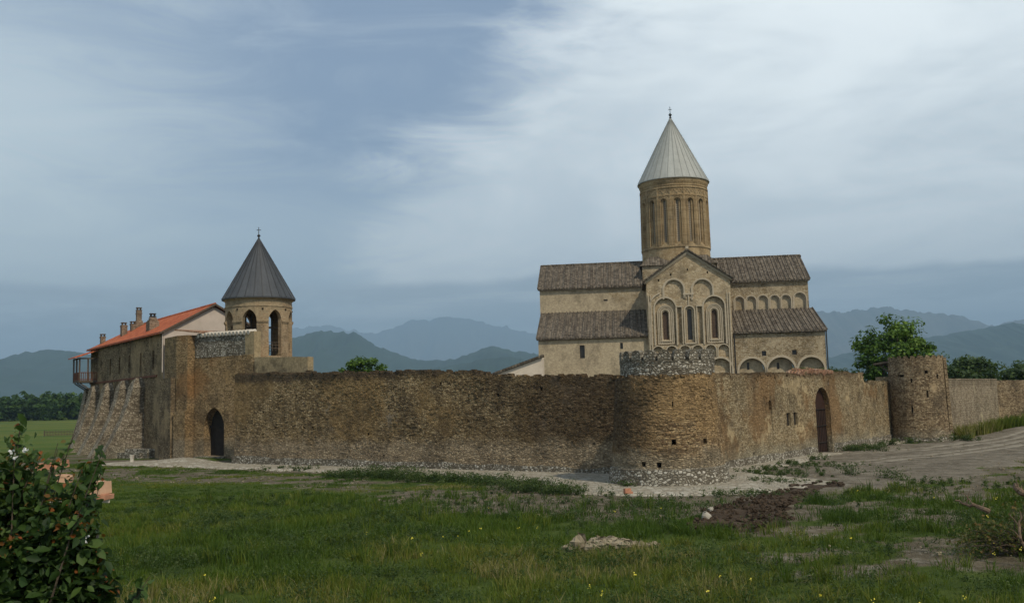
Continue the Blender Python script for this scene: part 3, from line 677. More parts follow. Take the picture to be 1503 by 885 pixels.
hill([(1000, 556), (1100, 540), (1200, 528), (1300, 508), (1370, 494), (1425, 486), (1468, 478), (1495, 475), (1540, 480), (1640, 470), (1800, 490)], 9400, 3000, M['hill'], 13, 0.9)
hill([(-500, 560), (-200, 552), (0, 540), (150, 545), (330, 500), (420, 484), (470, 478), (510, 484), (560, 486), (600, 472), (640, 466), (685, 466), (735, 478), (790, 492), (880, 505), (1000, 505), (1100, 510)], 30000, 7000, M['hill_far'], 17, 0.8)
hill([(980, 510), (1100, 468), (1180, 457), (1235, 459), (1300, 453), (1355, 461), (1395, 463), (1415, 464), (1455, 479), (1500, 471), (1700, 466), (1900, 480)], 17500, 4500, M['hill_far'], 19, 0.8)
hz = MB(); hz.box((0, 18600, 1430), 28000, 19600, 1440)
hm = bpy.data.materials.new('haze'); hm.use_nodes = True; ht = hm.node_tree; ht.nodes.clear()
hv = ht.nodes.new('ShaderNodeVolumePrincipled'); ho = ht.nodes.new('ShaderNodeOutputMaterial'); ht.links.new(hv.outputs[0], ho.inputs['Volume'])
hv.inputs['Color'].default_value = (0.48, 0.71, 0.94, 1); hv.inputs['Density'].default_value = 0.000068
hv.inputs['Density Attribute'].default_value = ''
try: hm.cycles.homogeneous_volume = True
except Exception: pass
tag(link(hz.mesh('haze', hm), 'haze'), kind='stuff')

# ------------------------------------------------------------------ helpers for masonry silhouettes
def ragged(pts, amp=0.12, seed=0):
    xs = [p[0] for p in pts]; zs = [p[1] for p in pts]
    return lambda s: float(np.interp(s, xs, zs)+amp*(2*fbm(np.float64(s*1.9), np.float64(seed), seed, 3)-1))
def crown_stones(mb, s0, s1, top, fr, depth, n, size=(0.12, 0.3)):
    for _ in range(n):
        s = random.uniform(s0, s1); r = random.uniform(*size); dd = random.uniform(0.05, depth-0.1)
        x, y, z = fr(s, top(s)+r*0.15, dd); mb.box((x, y, z), r, r*random.uniform(.5, .9), r*random.uniform(.35, .7), random.uniform(0, 3.1))
def proud(mb, n, s0, s1, z0, top, fr, ex_ang, skip=()):
    for _ in range(n):
        s = random.uniform(s0, s1); z = z0+(top(s)-z0)*random.random(); w, h = random.uniform(.07, .22), random.uniform(.05, .12)
        if any(a-.3 < s < b_+.3 and c-.3 < z < d_+.3 for a, b_, c, d_ in skip): continue
        p = random.uniform(.015, .05); q = [(-w, -h*random.uniform(.7, 1)), (w, -h*random.uniform(.7, 1)), (w*random.uniform(.7, 1), h*random.uniform(.6, 1)), (-w*random.uniform(.7, 1), h*random.uniform(.6, 1))]
        F = [fr(s+a*.82, z+b_*.82, -p) for a, b_ in q]; B = [fr(s+a, z+b_, .05) for a, b_ in q]; mb.f(*F)
        for i in range(4): mb.f(B[i], B[(i+1) % 4], F[(i+1) % 4], F[i])
def rock(mb, c, r, sx=1, sy=1, sz=0.7, seed=0, n=7):
    rr = random.Random(seed); ph = [(rr.uniform(0, 6.28), rr.uniform(1, 3.2), rr.uniform(.05, .2)) for _ in range(5)]
    def P(i, j):
        t = math.pi*i/n; a = 2*math.pi*j/(2*n); k = 1+sum(A*math.sin(f*a+p+t*f) for p, f, A in ph)
        return (c[0]+r*sx*k*math.sin(t)*math.cos(a), c[1]+r*sy*k*math.sin(t)*math.sin(a), c[2]+r*sz*k*math.cos(t))
    for i in range(n):
        for j in range(2*n):
            q = [P(i, j), P(i+1, j), P(i+1, j+1), P(i, j+1)]
            if i == 0: q = [q[0], q[1], q[2]]
            if i == n-1: q = [q[0], q[1], q[3]]
            mb.f(*q)

# ------------------------------------------------------------------ left curtain wall and corner bastion
th = Thing('curtain_wall', 'long weathered brown masonry curtain wall left of the round bastion', 'wall', (-28.84, 101.92, 0))
f = frame(LW_O, LW_E); top = ragged([(0, 9.25), (10.7, 8.96), (24, 8.54), (31.5, 8.3), (32.2, 8.0), (38.6, 7.7), (47.5, 7.4)], 0.20, 1)
# slight outward lean and surface swell so that the wall face is not a perfect plane
def flw(s, z, d=0):
    sw = 0.22*(fbm(np.float64(s*0.22), np.float64(z*0.3), 12)-0.5)
    return f(s, z, d+sw*(d < 0.3)-0.03*max(0, 3-z))
m = MB()
holes = [(6.2, 3.6), (10.3, 3.6), (11.6, 3.55), (9.2, 6.7), (16.1, 6.6), (21.5, 5.4), (27.6, 7.3), (33.8, 6.2), (38.2, 6.6), (4.4, 5.1), (18.9, 3.0), (30.6, 4.1)]
for zz0, zz1 in ((-0.6, 2.2), (2.2, 4.6), (4.6, 99)):
    m.panel(0, 47.5, zz0, (lambda s, zz1=zz1: zz1) if zz1 < 50 else top, [op(s, 0.13, z, z+0.27, 0.5, 'flat') for s, z in holes if zz0 < z < min(zz1, 8)-0.3], flw, 0.5)
for s in np.arange(0, 47.4, 0.5):
    e = min(s+0.5, 47.5); m.f(flw(s, top(s)), flw(e, top(e)), f(e, top(e)-.05, 1.6), f(s, top(s)-.05, 1.6)); m.f(f(e, -.6, 1.6), f(s, -.6, 1.6), f(s, top(s)-.05, 1.6), f(e, top(e)-.05, 1.6))
m.f(flw(0, -.6), f(0, -.6, 1.6), f(0, top(0), 1.6), flw(0, top(0)))
crown_stones(m, 0.3, 46, top, f, 1.5, 520, (0.07, 0.24)); proud(m, 2600, .3, 45, .9, lambda s: top(s)-.1, flw, 0)
th.part('wall', m, M['curtain'])
m = MB(); m.panel(-0.25, 47, -0.6, lambda s: 0.75+0.35*fbm(np.float64(s*.5), np.float64(1), 4)-0.01*s, [], lambda s, z, d=0: f(s, z, d-0.26+0.05*z), 0.5, 0.4)
th.part('plinth', m, M['rubble'])

th = Thing('corner_bastion', 'massive round masonry bastion at the wall corner with a crenellated grey parapet', 'bastion', (*BAS, 0))
Rb = lambda z: 3.92-0.072*z
fb = cyl(BAS, Rb, -math.pi/2); per = 2*math.pi*4.0
def fbs(s, z, d=0): return fb(s, z, d+0.16*(fbm(np.float64(s*0.5), np.float64(z*0.5), 14)-0.5))
m = MB(); tb = ragged([(-20, 7.22), (20, 7.22)], 0.15, 5)
bh = [(-0.15, 2.75), (2.2, 2.75), (-0.1, 5.2), (-2.3, 1.35), (4.2, 5.2), (-1.2, 1.3)]
for z0, z1 in ((-0.6, 2.2), (2.2, 4.6), (4.6, 99)):
    m.panel(-per/2, per/2, z0, (lambda s, z1=z1: z1) if z1 < 50 else tb, [op(s, 0.16 if z < 5 else 0.05, z, z+0.34, 0.6, 'flat') for s, z in bh if z0 < z < min(z1, 8)], fbs, 0.35, reveal=True)
m.lathe([(3.3, 7.1), (0.0, 7.1)], BAS, 40)
crown_stones(m, -9, 9, tb, fb, 0.4, 90, (0.08, 0.2)); proud(m, 800, -7, 7, 1.3, lambda s: 7.1, fbs, 0, [(s-.2, s+.2, z, z+.35) for s, z in bh])
th.part('wall', m, M['bastion'])
m = MB(); m.panel(-per/2, per/2, -0.6, ragged([(-20, 1.15), (20, 1.15)], 0.12, 8), [], lambda s, z, d=0: fbs(s, z, d-0.2+0.05*z), 0.35)
for s in np.arange(-per/2, per/2, 0.35): m.f(fb(s, 1.12, -.16), fb(s+.35, 1.12, -.16), fb(s+.35, 1.3, .12), fb(s, 1.3, .12))
th.part('plinth', m, M['rubble'])
BP = (BAS[0]+.22, BAS[1]+.25); fp = cyl(BP, 3.24, -math.pi/2); pp = 2*math.pi*3.28
m = MB(); m.panel(-pp/2, pp/2, 6.9, lambda s: 8.25+0.03*math.sin(s*5), [], lambda s, z, d=0: fp(s, z, d+0.08*(fbm(np.float64(s*1.6), np.float64(z*1.6), 3)-.5)), 0.3, 0.55, ends=False)
par = th.part('parapet', m, M['rubble'])
nm = 20; mer0 = None
for k in range(nm):
    a = -math.pi/2+(k+0.35)*2*math.pi/nm
    if mer0 is None:
        mm = MB(); fl = lambda s, z, d=0: (s, d-0.3, z)
        mm.panel(-0.38, 0.38, -0.05, lambda s: 0.42+math.sqrt(max(0, 0.38**2-s*s)), [], fl, 0.06, 0.6)
        mer0 = th.part('merlon', mm, M['rubble'], parent=par, local=True, loc=(.22+2.96*math.cos(a), .25+2.96*math.sin(a), 8.2), rz=a+math.pi/2)
    else: copy_of(mer0, par, (.22+2.96*math.cos(a), .25+2.96*math.sin(a), 8.2+random.uniform(-.04, .04)), a+math.pi/2+random.uniform(-.05, .05))

# ------------------------------------------------------------------ right curtain wall with the gate
th = Thing('gate_wall', 'sunlit stone curtain wall right of the bastion holding a tall arched gate', 'wall', (16.46, 77.84, 0))
f2 = frame(RW_O, RW_E)
def frw(s, z, d=0): return f2(s, z, d+0.18*(fbm(np.float64(s*0.3), np.float64(z*0.35), 15)-0.5)*(d < 0.3)-0.03*max(0, 2.5-z))
top2 = ragged([(-6, 7.3), (9.7, 7.45), (17, 7.5), (26, 7.75), (35.7, 7.6), (35.95, 6.65), (46.3, 6.85), (52, 6.85)], 0.24, 6)
gate = op(22.4, 2.05, -0.6, 4.25, 0.42, 'round', n=16)
sl1 = op(13.5, 0.48, 2.95, 4.1, 0.2, 'flat'); sl2 = op(15.2, 0.48, 2.98, 4.1, 0.2, 'flat'); ho1 = op(9.33, 0.32, 4.5, 5.0, 0.6, 'round'); ho2 = op(40.2, 0.12, 4.6, 5.2, .5, 'flat')
m = MB()
m.panel(-6, 52, -0.6, top2, [gate, sl1, sl2, ho1, ho2], frw, 0.5)
for s in np.arange(-6, 52, 0.5): m.f(frw(s, top2(s)), frw(s+.5, top2(s+.5)), f2(s+.5, top2(s+.5), 1.8), f2(s, top2(s), 1.8))
for s in np.arange(-6, 52, 2.0):
    if not 18.5 < s < 24.5: m.f(f2(s+2, -.6, 1.8), f2(s, -.6, 1.8), f2(s, 6.6, 1.8), f2(s+2, 6.6, 1.8))
crown_stones(m, -4, 46, top2, f2, 1.4, 560, (0.08, 0.28)); proud(m, 1700, -1, 45, .7, lambda s: top2(s)-.1, frw, 0, [(20.2, 24.6, -1, 6.6), (12.8, 15.8, 2.8, 4.2), (9, 9.7, 4.4, 5.4), (40, 40.4, 4.5, 5.3)])
th.part('wall', m, M['east'])
m = MB(); m.fill(gate, f2, 0.40); dr = th.part('gate_door', m, M['door_brown'])
m = MB()
for k in range(9): s = 20.6+k*0.45; m.bar(f2(s, 0.0, 0.37), f2(s, min(4.1, ohi(gate, s)-.15), 0.37), 0.05, 0.05)
for z in (1.0, 2.6, 4.2): m.bar(f2(20.45, z, 0.36), f2(24.35, z, 0.36), 0.16, 0.06)
th.part('door_batten', m, M['door_dark'], parent=dr)
for s_ in (sl1, sl2, ho1, ho2):
    m = MB(); m.fill(s_, f2, {id(sl1): .17, id(sl2): .17, id(ho1): .3, id(ho2): .2}[id(s_)]); th.part('window_slit' if s_ in (sl1, sl2) else 'wall_hole', m, M['void'])
m = MB(); m.band(arc(22.4, 2.35, 4.25, 0.2), 0.55, 0.07, f2, 0.02); th.part('gate_arch', m, M['east'])
m = MB()
for k in range(22):
    s = 16.9+k*0.42; x, y, z = f2(s, top2(s)+0.14, 0.35); m.tube([f2(s, top2(s)+0.10, -0.12), f2(s, top2(s)+0.30, 1.2)], 0.21, 6)
th.part('tile_coping', m, M['roof_pale'])
m = MB(); m.panel(-5.5, 46, -0.6, lambda s: 0.6+0.3*fbm(np.float64(s*.5), np.float64(1), 6) if not 20.1 < s < 24.7 else -0.55, [], lambda s, z, d=0: f2(s, z, d-0.22+0.05*z), 0.5, 0.3)
th.part('plinth', m, M['rubble'])

# ------------------------------------------------------------------ square tower on the right and the wall beyond it
T0 = np.array((43.9, 114.5)); TE = np.array((0.757, -0.6537)); TN = np.array((0.6537, 0.757)); TC = (46.45, 113.9)
th = Thing('wall_tower', 'round battered stone tower with a notched top standing right of the gate wall', 'tower', (*TC, 0))
ft = frame(T0, TE); TR = lambda z: 3.28-0.030*z
ftc = cyl(TC, TR, -math.pi/2-math.atan2(TC[0], TC[1])); tper = 2*math.pi*TR(0)
def ftt(s, z, d=0): return ftc(s, z, d+0.14*(fbm(np.float64(s*0.5), np.float64(z*0.4), 16)-0.5))
tt = lambda s: 9.30+(0.26 if (s*1.15) % 1 > .32 else 0)+0.16*fbm(np.float64(s*3), np.float64(2), 3)
ops = [op(1.15, 0.2, 7.6, 7.95, 0.5, 'flat'), op(-1.9, 0.42, 7.3, 7.55, 0.4, 'flat'), op(1.1, 0.1, 4.9, 5.7, 0.5, 'flat'), op(-.7, 0.1, 3.2, 4.0, 0.5, 'flat'), op(2.6, .14, 7.0, 7.5, .4, 'flat'), op(-.6, .1, 6.6, 7.1, .4, 'flat')]
m = MB()
for z0, z1 in ((-.6, 4.4), (4.4, 99)): m.panel(-tper/2, tper/2, z0, (lambda s, z1=z1: z1) if z1 < 50 else tt, [o for o in ops if z0 < o['lo'] < z1], ftt, 0.14)
for k in range(48):
    s = -tper/2+tper*k/48; e = s+tper/48; m.f(ftc(s, 9.5, 0.02), ftc(e, 9.5, 0.02), ftc(e, 9.4, .6), ftc(s, 9.4, .6)); m.f(ftc(s, 9.4, .6), ftc(e, 9.4, .6), ftc(e, 8.6, .6), ftc(s, 8.6, .6))
m.lathe([(2.6, 8.7), (0, 8.7)], TC, 32)
wl = th.part('wall', m, M['tower'])
for o in ops: m = MB(); m.fill(o, ftt, 0.42); th.part('wall_hole', m, M['void'])
m = MB(); m.bar(ftc(4.35, 1.2, -.08), ftc(4.35, 9.4, -.10), 0.4, 0.34); th.part('corner_rib', m, M['tower'])
m = MB(); m.panel(-tper/2, tper/2, -.6, ragged([(-20, .5), (20, .5)], .2, 9), [], lambda s, z, d=0: ftc(s, z, d-.2), .3); th.part('plinth', m, M['rubble'])
m = MB(); c = ft(-0.9, 9.05, 1.2); m.box(c, 1.2, 1.4, 0.10, math.atan2(TE[1], TE[0]), Matrix.Rotation(R(-7), 4, 'Y'))
for dd in (0.3, 2.0): m.bar(ft(-1.6, 8.9, dd), ft(0.1, 7.4, dd), 0.14)
th.part('wooden_awning', m, M['wood'])
m = MB(); m.box(ft(-1.1, 6.5, 1.6), 1.0, 1.3, 0.9, math.atan2(TE[1], TE[0])); th.part('side_block', m, M['tower'])

th = Thing('boundary_wall', 'pale far stretch of brick wall with a slotted top beyond the round tower at right', 'wall', (60, 128, 0), 'far boundary walls')
Fo = np.array((50.5, 115.4)); Fe = np.array((68.2, 139.6))-Fo; f3 = frame(Fo, Fe); L3 = float(np.hypot(*Fe))
m = MB(); m.panel(-1, L3, -0.3, lambda s: 6.15+0.06*math.sin(s), [], f3, 0.8, 1.0)
k = 0
while k*0.62 < L3:                                # slotted crest
    s = k*0.62; m.panel(s, s+0.42, 6.1, 6.9, [], f3, 0.5, 0.5); k += 1
m.panel(-1, L3, 6.88, 7.02, [], lambda s, z, d=0: f3(s, z, d-0.04), 2, 0.6)
th.part('wall', m, M['far'])
th = Thing('boundary_wall', 'darker end stretch of wall turning away at the right edge of view', 'wall', (77, 144, 0), 'far boundary walls')
f4 = frame((68.9, 141.0), (0.93, 0.36)); m = MB(); m.panel(0, 34, -0.3, ragged([(0, 6.75), (34, 6.7)], .1, 4), [], f4, 0.6, 1.0)
th.part('wall', m, M['tower'])

# ------------------------------------------------------------------ gatehouse on the left: gate wall, terrace, corner pier
GO = np.array((-36.5, 112.05)); fg = frame(GO, LW_E)
th = Thing('gatehouse', 'tall ochre gatehouse wall with a dark pointed doorway below the bell tower', 'gatehouse', (-32, 109, 0))
gdoor = op(3.78, 1.78, 0.55, 3.55, 1.0, 'pointed', h=2.35, n=16)
slits = [op(s, 0.07, 11.7, 12.5, 0.5, 'flat') for s in (2.4, 4.6, 7.0)]
def fgs(s, z, d=0): return fg(s, z, d+0.16*(fbm(np.float64(s*0.35), np.float64(z*0.3), 19)-0.5))
tg = ragged([(-1.3, 14.05), (10.45, 13.85)], 0.05, 3)
m = MB(); m.panel(-1.3, 10.45, -0.6, 11.5, [gdoor], fgs, 0.5); 
m.f(fgs(-1.3, 11.5), fgs(10.45, 11.5), fg(10.45, 11.5, .2), fg(-1.3, 11.5, .2))
th.part('wall', m, M['gate'])
m = MB(); m.panel(-1.3, 10.45, 11.45, tg, slits, lambda s, z, d=0: fg(s, z, d+0.14+0.08*(fbm(np.float64(s), np.float64(z), 2)-.5)), 0.4, 0.7)
par = th.part('parapet', m, M['rubble'])
for o in slits: m = MB(); m.fill(o, fg, 0.45); th.part('wall_slit', m, M['void'], parent=par)
m = MB(); m.panel(9.0, 10.5, 11.0, 14.0, [], lambda s, z, d=0: fg(s, z, d+0.05), 0.4, 0.9); th.part('corner_pier', m, M['ochre'])
m = MB()
for k in range(15):
    s = 0.95+k*0.62; m.tube([fg(s, tg(s)+0.02, -0.06), fg(s, tg(s)+0.22, 0.95)], 0.235, 8)
th.part('tile_coping', m, M['limewash'])
m = MB(); m.fill(gdoor, fg, 0.95); dr = th.part('door', m, M['void'])
m = MB(); m.panel(3.0, 4.9, 0.55, 3.6, [], lambda s, z, d=0: fg(s, z, d+0.82), 0.5, 0.06); m.panel(2.05, 5.5, 3.6, 3.85, [], lambda s, z, d=0: fg(s, z, d+0.75), 1, 0.1)
th.part('door_leaf', m, M['door_dark'], parent=dr)
m = MB(); m.panel(1.6, 6.0, -0.5, 0.52, [], lambda s, z, d=0: fg(s, z, d-1.1), 1, 1.0); m.panel(1.2, 6.4, -0.5, 0.25, [], lambda s, z, d=0: fg(s, z, d-2.0), 1, 0.85)
th.part('doorstep', m, M['rubble'])
tz = ragged([(10.45, 11.2), (14, 11.0), (18.8, 10.85)], 0.05, 9)
m = MB(); m.panel(10.45, 18.8, -0.6, tz, [], lambda s, z, d=0: fg(s, z, d+0.10), 0.5, 0.8)
e1 = fg(18.8, 0, 0.1); e2 = fg(18.6, 0, 0.75); e3 = fg(8.6, 0, 9.5)
m.f((*e1[:2], -.6), (*e2[:2], -.6), (*e2[:2], 10.85), (*e1[:2], 10.85)); m.f((*e2[:2], -.6), (*e3[:2], -.6), (*e3[:2], 10.8), (*e2[:2], 10.8)); m.f((*e3[:2], -.6), fg(-1.3, -.6, 9.5), fg(-1.3, 10.8, 9.5), (*e3[:2], 10.8))
m.f(fg(-1.3, 10.8, .5), fg(18.8, 10.7, .5), (*e2[:2], 10.7), (*e3[:2], 10.8), fg(-1.3, 10.8, 9.5)); m.f(fg(-1.3, -.6, 9.5), fg(-1.3, -.6, .2), fg(-1.3, 10.8, .2), fg(-1.3, 10.8, 9.5))
th.part('terrace', m, M['ochre'])

th = Thing('corner_tower', 'tall narrow masonry corner pier between the gatehouse wall and the monastery building', 'tower', (-38, 113, 0))
C0 = np.array((-38.6, 112.6)); C1 = np.array((-36.9, 111.3)); MD = np.array((-0.5805, 0.8142)); MP = np.array((0.8142, 0.5805))
m = MB(); lp = [tuple(C0), tuple(C1), tuple(C1+LW_N*4), tuple(C0+np.array((-2.7, 3.8))+MP*2), tuple(C0+np.array((-2.7, 3.8)))]
tp_ = lambda x, y: 14.05+0.25*fbm(np.float64(x*2), np.float64(y*2), 3)
m.prism(lp, -0.6, tp_)
th.part('wall', m, M['gate'])
m = MB(); lp2 = [tuple(C0+np.array((-.25, -.2))), tuple(C1+np.array((-.1, -.5))), tuple(C1+LW_N*1), tuple(C0+LW_N*1)]
m.prism(lp2, -0.6, 5.6); q = [Vector((*p, 5.6)) for p in lp2]; th.part('buttress', m, M['gate'])
m = MB(); lp3 = [tuple(C0+MD*0.3+np.array((-.5, -.1))), tuple(C0+MD*4.2+np.array((-.6, -.2))), tuple(C0+MD*4.4+MP*2), tuple(C0+MD*.3+MP*1)]
m.prism(lp3, -0.6, 9.4); th.part('lower_block', m, M['monastery'])
m = MB(); a = np.array((-37.6, 113.5)); 
r_ = [(*(C0+np.array((-.3, .2))), 14.95), (*(C1+np.array((1.5, -.4))), 14.45), (*(C1+LW_N*5+np.array((4.0, 0))), 14.45), (*(C0+LW_N*4), 14.95)]
m.f(*r_); m.f(*[(x, y, z-0.16) for x, y, z in r_][::-1])
for i in range(4): p, q = r_[i], r_[(i+1) % 4]; m.f((p[0], p[1], p[2]-.16), (q[0], q[1], q[2]-.16), q, p)
th.part('tiled_roof', m, M['roof_pale'])

# ------------------------------------------------------------------ bell tower
BT = (-29.25, 113.0)
th = Thing('bell_tower', 'round arcaded brick bell tower with a dark conical metal roof on the gatehouse', 'bell tower', (*BT, 10.8))
BR = 3.74; fbt = cyl(BT, BR, -math.pi/2+R(-1.5)); bp = 2*math.pi*BR
bops = [op((k-4)*bp/8, 0.80, 11.5, 15.5, 0.55, 'pointed', h=1.2, through=True, n=10) for k in range(8)]
th_w = MB(); th_w.panel(-bp/2-bp/16, bp/2-bp/16, 10.8, 18.15, bops, fbt, 0.22, 0.55, ends=False)
th.part('wall', th_w, M['belfry'])
for k in range(8):
    c0 = (k-4)*bp/8+0.82; c1 = (k-3)*bp/8-0.82; m = MB()
    m.band([(c0+(c1-c0)*i/5, 15.42) for i in range(6)], 0.22, 0.14, fbt); m.band([(c0+.05+(c1-c0-.1)*i/5, 15.25) for i in range(6)], 0.14, 0.07, fbt)
    th.part('capital', m, M['belfry'])
    m = MB(); m.box(fbt((k-3.5)*bp/8, 16.75, .0), .09, .09, .09); th.part('putlog_hole', m, M['void'])
m = MB(); m.lathe([(BR+.0, 17.0), (BR+.07, 17.05), (BR+.07, 17.2), (BR, 17.25)], BT, 48); th.part('string_course', m, M['belfry'])
m = MB(); m.lathe([(BR, 17.75), (BR+.2, 17.95), (BR+.24, 18.12), (BR-.4, 18.16)], BT, 48); th.part('cornice', m, M['belfry'])
def cone(th, name, c, r, z0, z1, nseam, mat, seam, loc):
    m = MB(); n = nseam*2
    m.lathe([(r-.35, -.02), (r+.02, -.12), (r+.02, 0.02), (r*0.5, (z1-z0)*0.505), (0.0, z1-z0)], (0, 0), n)
    roof = th.part(name, m, mat, local=True, loc=loc)
    m = MB()
    for k in range(nseam):
        a = 2*math.pi*k/nseam
        p = [(rr*math.cos(a), rr*math.sin(a), zz+.02) for rr, zz in ((r+.02, 0.0), (r*.5, (z1-z0)*.505), (r*.03, (z1-z0)*.97))]
        for u, v in zip(p, p[1:]): m.bar(u, v, 0.07, 0.09)
    th.part('roof_seam', m, seam, parent=roof, local=True)
    return roof
cr = cone(th, 'cone_roof', BT, 4.12, 18.1, 25.35, 26, M['cone_dark'], M['seam_dark'], (0, 0, 18.12-10.8))
m = MB(); m.lathe([(0.02, 7.05), (.14, 7.12), (.06, 7.3), (.2, 7.45), (.2, 7.5), (.02, 7.7)], (0, 0), 12); m.bar((0, 0, 7.6), (0, 0, 8.5), .06); m.bar((-.25, 0, 8.15), (.25, 0, 8.15), .06)
th.part('cross', m, M['dark_iron'], parent=cr, local=True)
m = MB(); c = BT
for a in (0.3, 1.87): m.bar((c[0]-3.4*math.cos(a), c[1]-3.4*math.sin(a), 14.9), (c[0]+3.4*math.cos(a), c[1]+3.4*math.sin(a), 14.9), .22)
for dx_, dy_ in ((-1, -1), (1, -1), (1, 1), (-1, 1)): m.bar((c[0]+dx_*1.2, c[1]+dy_*1.2, 11), (c[0]+dx_*1.2, c[1]+dy_*1.2, 16.5), .18)
m.bar((c[0]-1.2, c[1]-1.2, 13.2), (c[0]+1.2, c[1]-1.2, 13.2), .14); m.bar((c[0]-1.2, c[1]-1.2, 14.0), (c[0]+1.2, c[1]-1.2, 14.9), .1)
th.part('bell_frame', m, M['wood'])
m = MB(); m.lathe([(0.0, 14.75), (.18, 14.7), (.3, 14.4), (.36, 14.0), (.52, 13.75), (.48, 13.72)], (c[0]+.2, c[1]-.3), 16); th.part('bell', m, M['dark_iron'])
for k in range(8):
    a = (k-4)*bp/8; m = MB()
    for z in (12.35, 12.7, 13.0): m.bar(fbt(a-.72, z, .3), fbt(a+.72, z, .3), .05)
    m.bar(fbt(a-.25, 12, .3), fbt(a-.25, 13, .3), .05); m.bar(fbt(a+.25, 12, .3), fbt(a+.25, 13, .3), .05)
    th.part('railing', m, M['wood'])
m = MB(); m.lathe([(3.2, 18.0), (0.0, 18.05)], BT, 24); th.part('ceiling', m, M['wood'])

# ------------------------------------------------------------------ monastery building
MO = np.array((-41.65, 117.0)); # s runs away from us along the long wall, its normal to the inside
fm = lambda s, z, d=0: (MO[0]+MD[0]*s+MP[0]*d, MO[1]+MD[1]*s+MP[1]*d, z)
th = Thing('monastery_building', 'long two storey monastery building with an orange tiled roof and sloping buttresses', 'building', (*MO, 0))
ML, MW, ME, MR = 37.5, 12.2, 15.0, 18.35
wins = [op(s, 0.42, 10.75, 13.0, 0.35, 'flat') for s in (4.25, 9.9, 15.4, 20.5, 25.6)]+[op(30.7, 0.3, 12.3, 12.9, .3, 'flat')]
m = MB(); m.panel(0, ML, -0.6, ME, wins, lambda s, z, d=0: fm(s, z, d+0.12*(fbm(np.float64(s*.3), np.float64(z*.3), 5)-.5)), 0.8)
m.f(fm(ML, -.6, 0), fm(ML, -.6, MW), fm(ML, ME, MW), fm(ML, ME, 0)); m.f(fm(ML, -.6, MW), fm(0, -.6, MW), fm(0, ME, MW), fm(ML, ME, MW))
th.part('wall', m, M['monastery'])
m = MB(); m.f(fm(0, -.6, 0), fm(0, -.6, MW), fm(0, ME, MW), fm(0, MR-.15, MW/2), fm(0, ME, 0)); th.part('gable_wall', m, M['gable_plaster'])
for o in wins:
    m = MB(); m.fill(o, fm, 0.32); w = th.part('window', m, M['pane'])
    m = MB(); r, c = o['r'], o['c']; m.band([(c-r+.05, o['lo']+.05), (c+r-.05, o['lo']+.05), (c+r-.05, o['zs']-.05), (c-r+.05, o['zs']-.05)], .1, .05, fm, .30, True); m.bar(fm(c, o['lo'], .28), fm(c, o['zs'], .28), .06)
    th.part('window_frame', m, M['wood'], parent=w)
m = MB(); ov = 0.55
def slab(m, q, t=.14):
    m.f(*q); m.f(*[(x, y, z-t) for x, y, z in q][::-1])
    for i in range(len(q)):
        p, r = q[i], q[(i+1) % len(q)]; m.f((p[0], p[1], p[2]-t), (r[0], r[1], r[2]-t), r, p)
sl_ = (MR-ME)/(MW/2); hp = 4.5
A0 = fm(-.35, ME-ov*sl_+.2, -ov); A1 = fm(ML+ov, ME-ov*sl_+.2, -ov); Rg0 = fm(-.35, MR+.2, MW/2); Rg1 = fm(ML-hp, MR+.2, MW/2); B0 = fm(-.35, ME-ov*sl_+.2, MW+ov); B1 = fm(ML+ov, ME-ov*sl_+.2, MW+ov)
slab(m, [A1, A0, Rg0, Rg1]); slab(m, [B0, B1, Rg1, Rg0]); slab(m, [B1, A1, Rg1])
rf = th.part('roof', m, M['roof_red'])
m = MB(); m.tube([Rg0, Rg1], .16, 8)
th.part('ridge_tile', m, M['roof_red'], parent=rf)
m = MB(); m.bar(fm(-.42, ME-ov*sl_+.12, -ov), fm(-.42, MR+.12, MW/2), .12, .22); m.bar(fm(-.42, ME-ov*sl_+.12, MW+ov), fm(-.42, MR+.12, MW/2), .12, .22); m.bar(fm(-.35, ME-.1, -.45), fm(ML+.4, ME-.1, -.45), .1, .22)
th.part('bargeboard', m, M['wood'], parent=rf)
for (s, d_, w, zt, slim) in ((35.5, 1.2, .75, 17.2, 0), (29.0, 2.6, .92, 18.45, 0), (29.6, 4.0, .7, 18.7, 0), (31.0, 5.2, .85, 20.9, 1), (12.0, 2.0, .9, 18.3, 2)):
    z = ME+d_*sl_; m = MB(); c = fm(s, z, d_); rz = math.atan2(MD[1], MD[0])
    def blk(a, b_, z0, z1): m.box((c[0], c[1], (z0+z1)/2), a, b_, (z1-z0)/2, rz)
    if slim == 1: blk(.62, .58, z-.5, z+.75); blk(.50, .46, z+.75, z+1.05); blk(.36, .34, z+1.05, zt-.45); blk(.42, .40, zt-1.0, zt-.85)
    elif slim == 2: blk(.85, .62, z-.5, z+1.15); blk(.70, .5, z+1.15, z+1.35); blk(.42, .40, z+1.35, zt-.55)
    else: blk(w/2, w*.42, z-.5, zt-.42); blk(w/2+.06, w*.42+.06, zt-.62, zt-.5)
    ch = th.part('chimney', m, M['chimney']); m = MB()
    for i in (-1, 1):
        for j in (-1, 1): p = fm(s+i*.22, zt-.26, d_+j*.22); m.box(p, .06, .06, .17, rz)
    m.box((c[0], c[1], zt-.06), .36, .36, .06, rz); m.box((c[0], c[1], zt-.42), .38, .38, .05, rz)
    th.part('chimney_cap', m, M['dark_iron'] if slim == 2 else M['wood'], parent=ch)
m = MB(); m.panel(2.5, ML, 9.75, 10.0, [], lambda s, z, d=0: fm(s, z, d-.14), 2, .2); th.part('string_course', m, M['wood_red'])
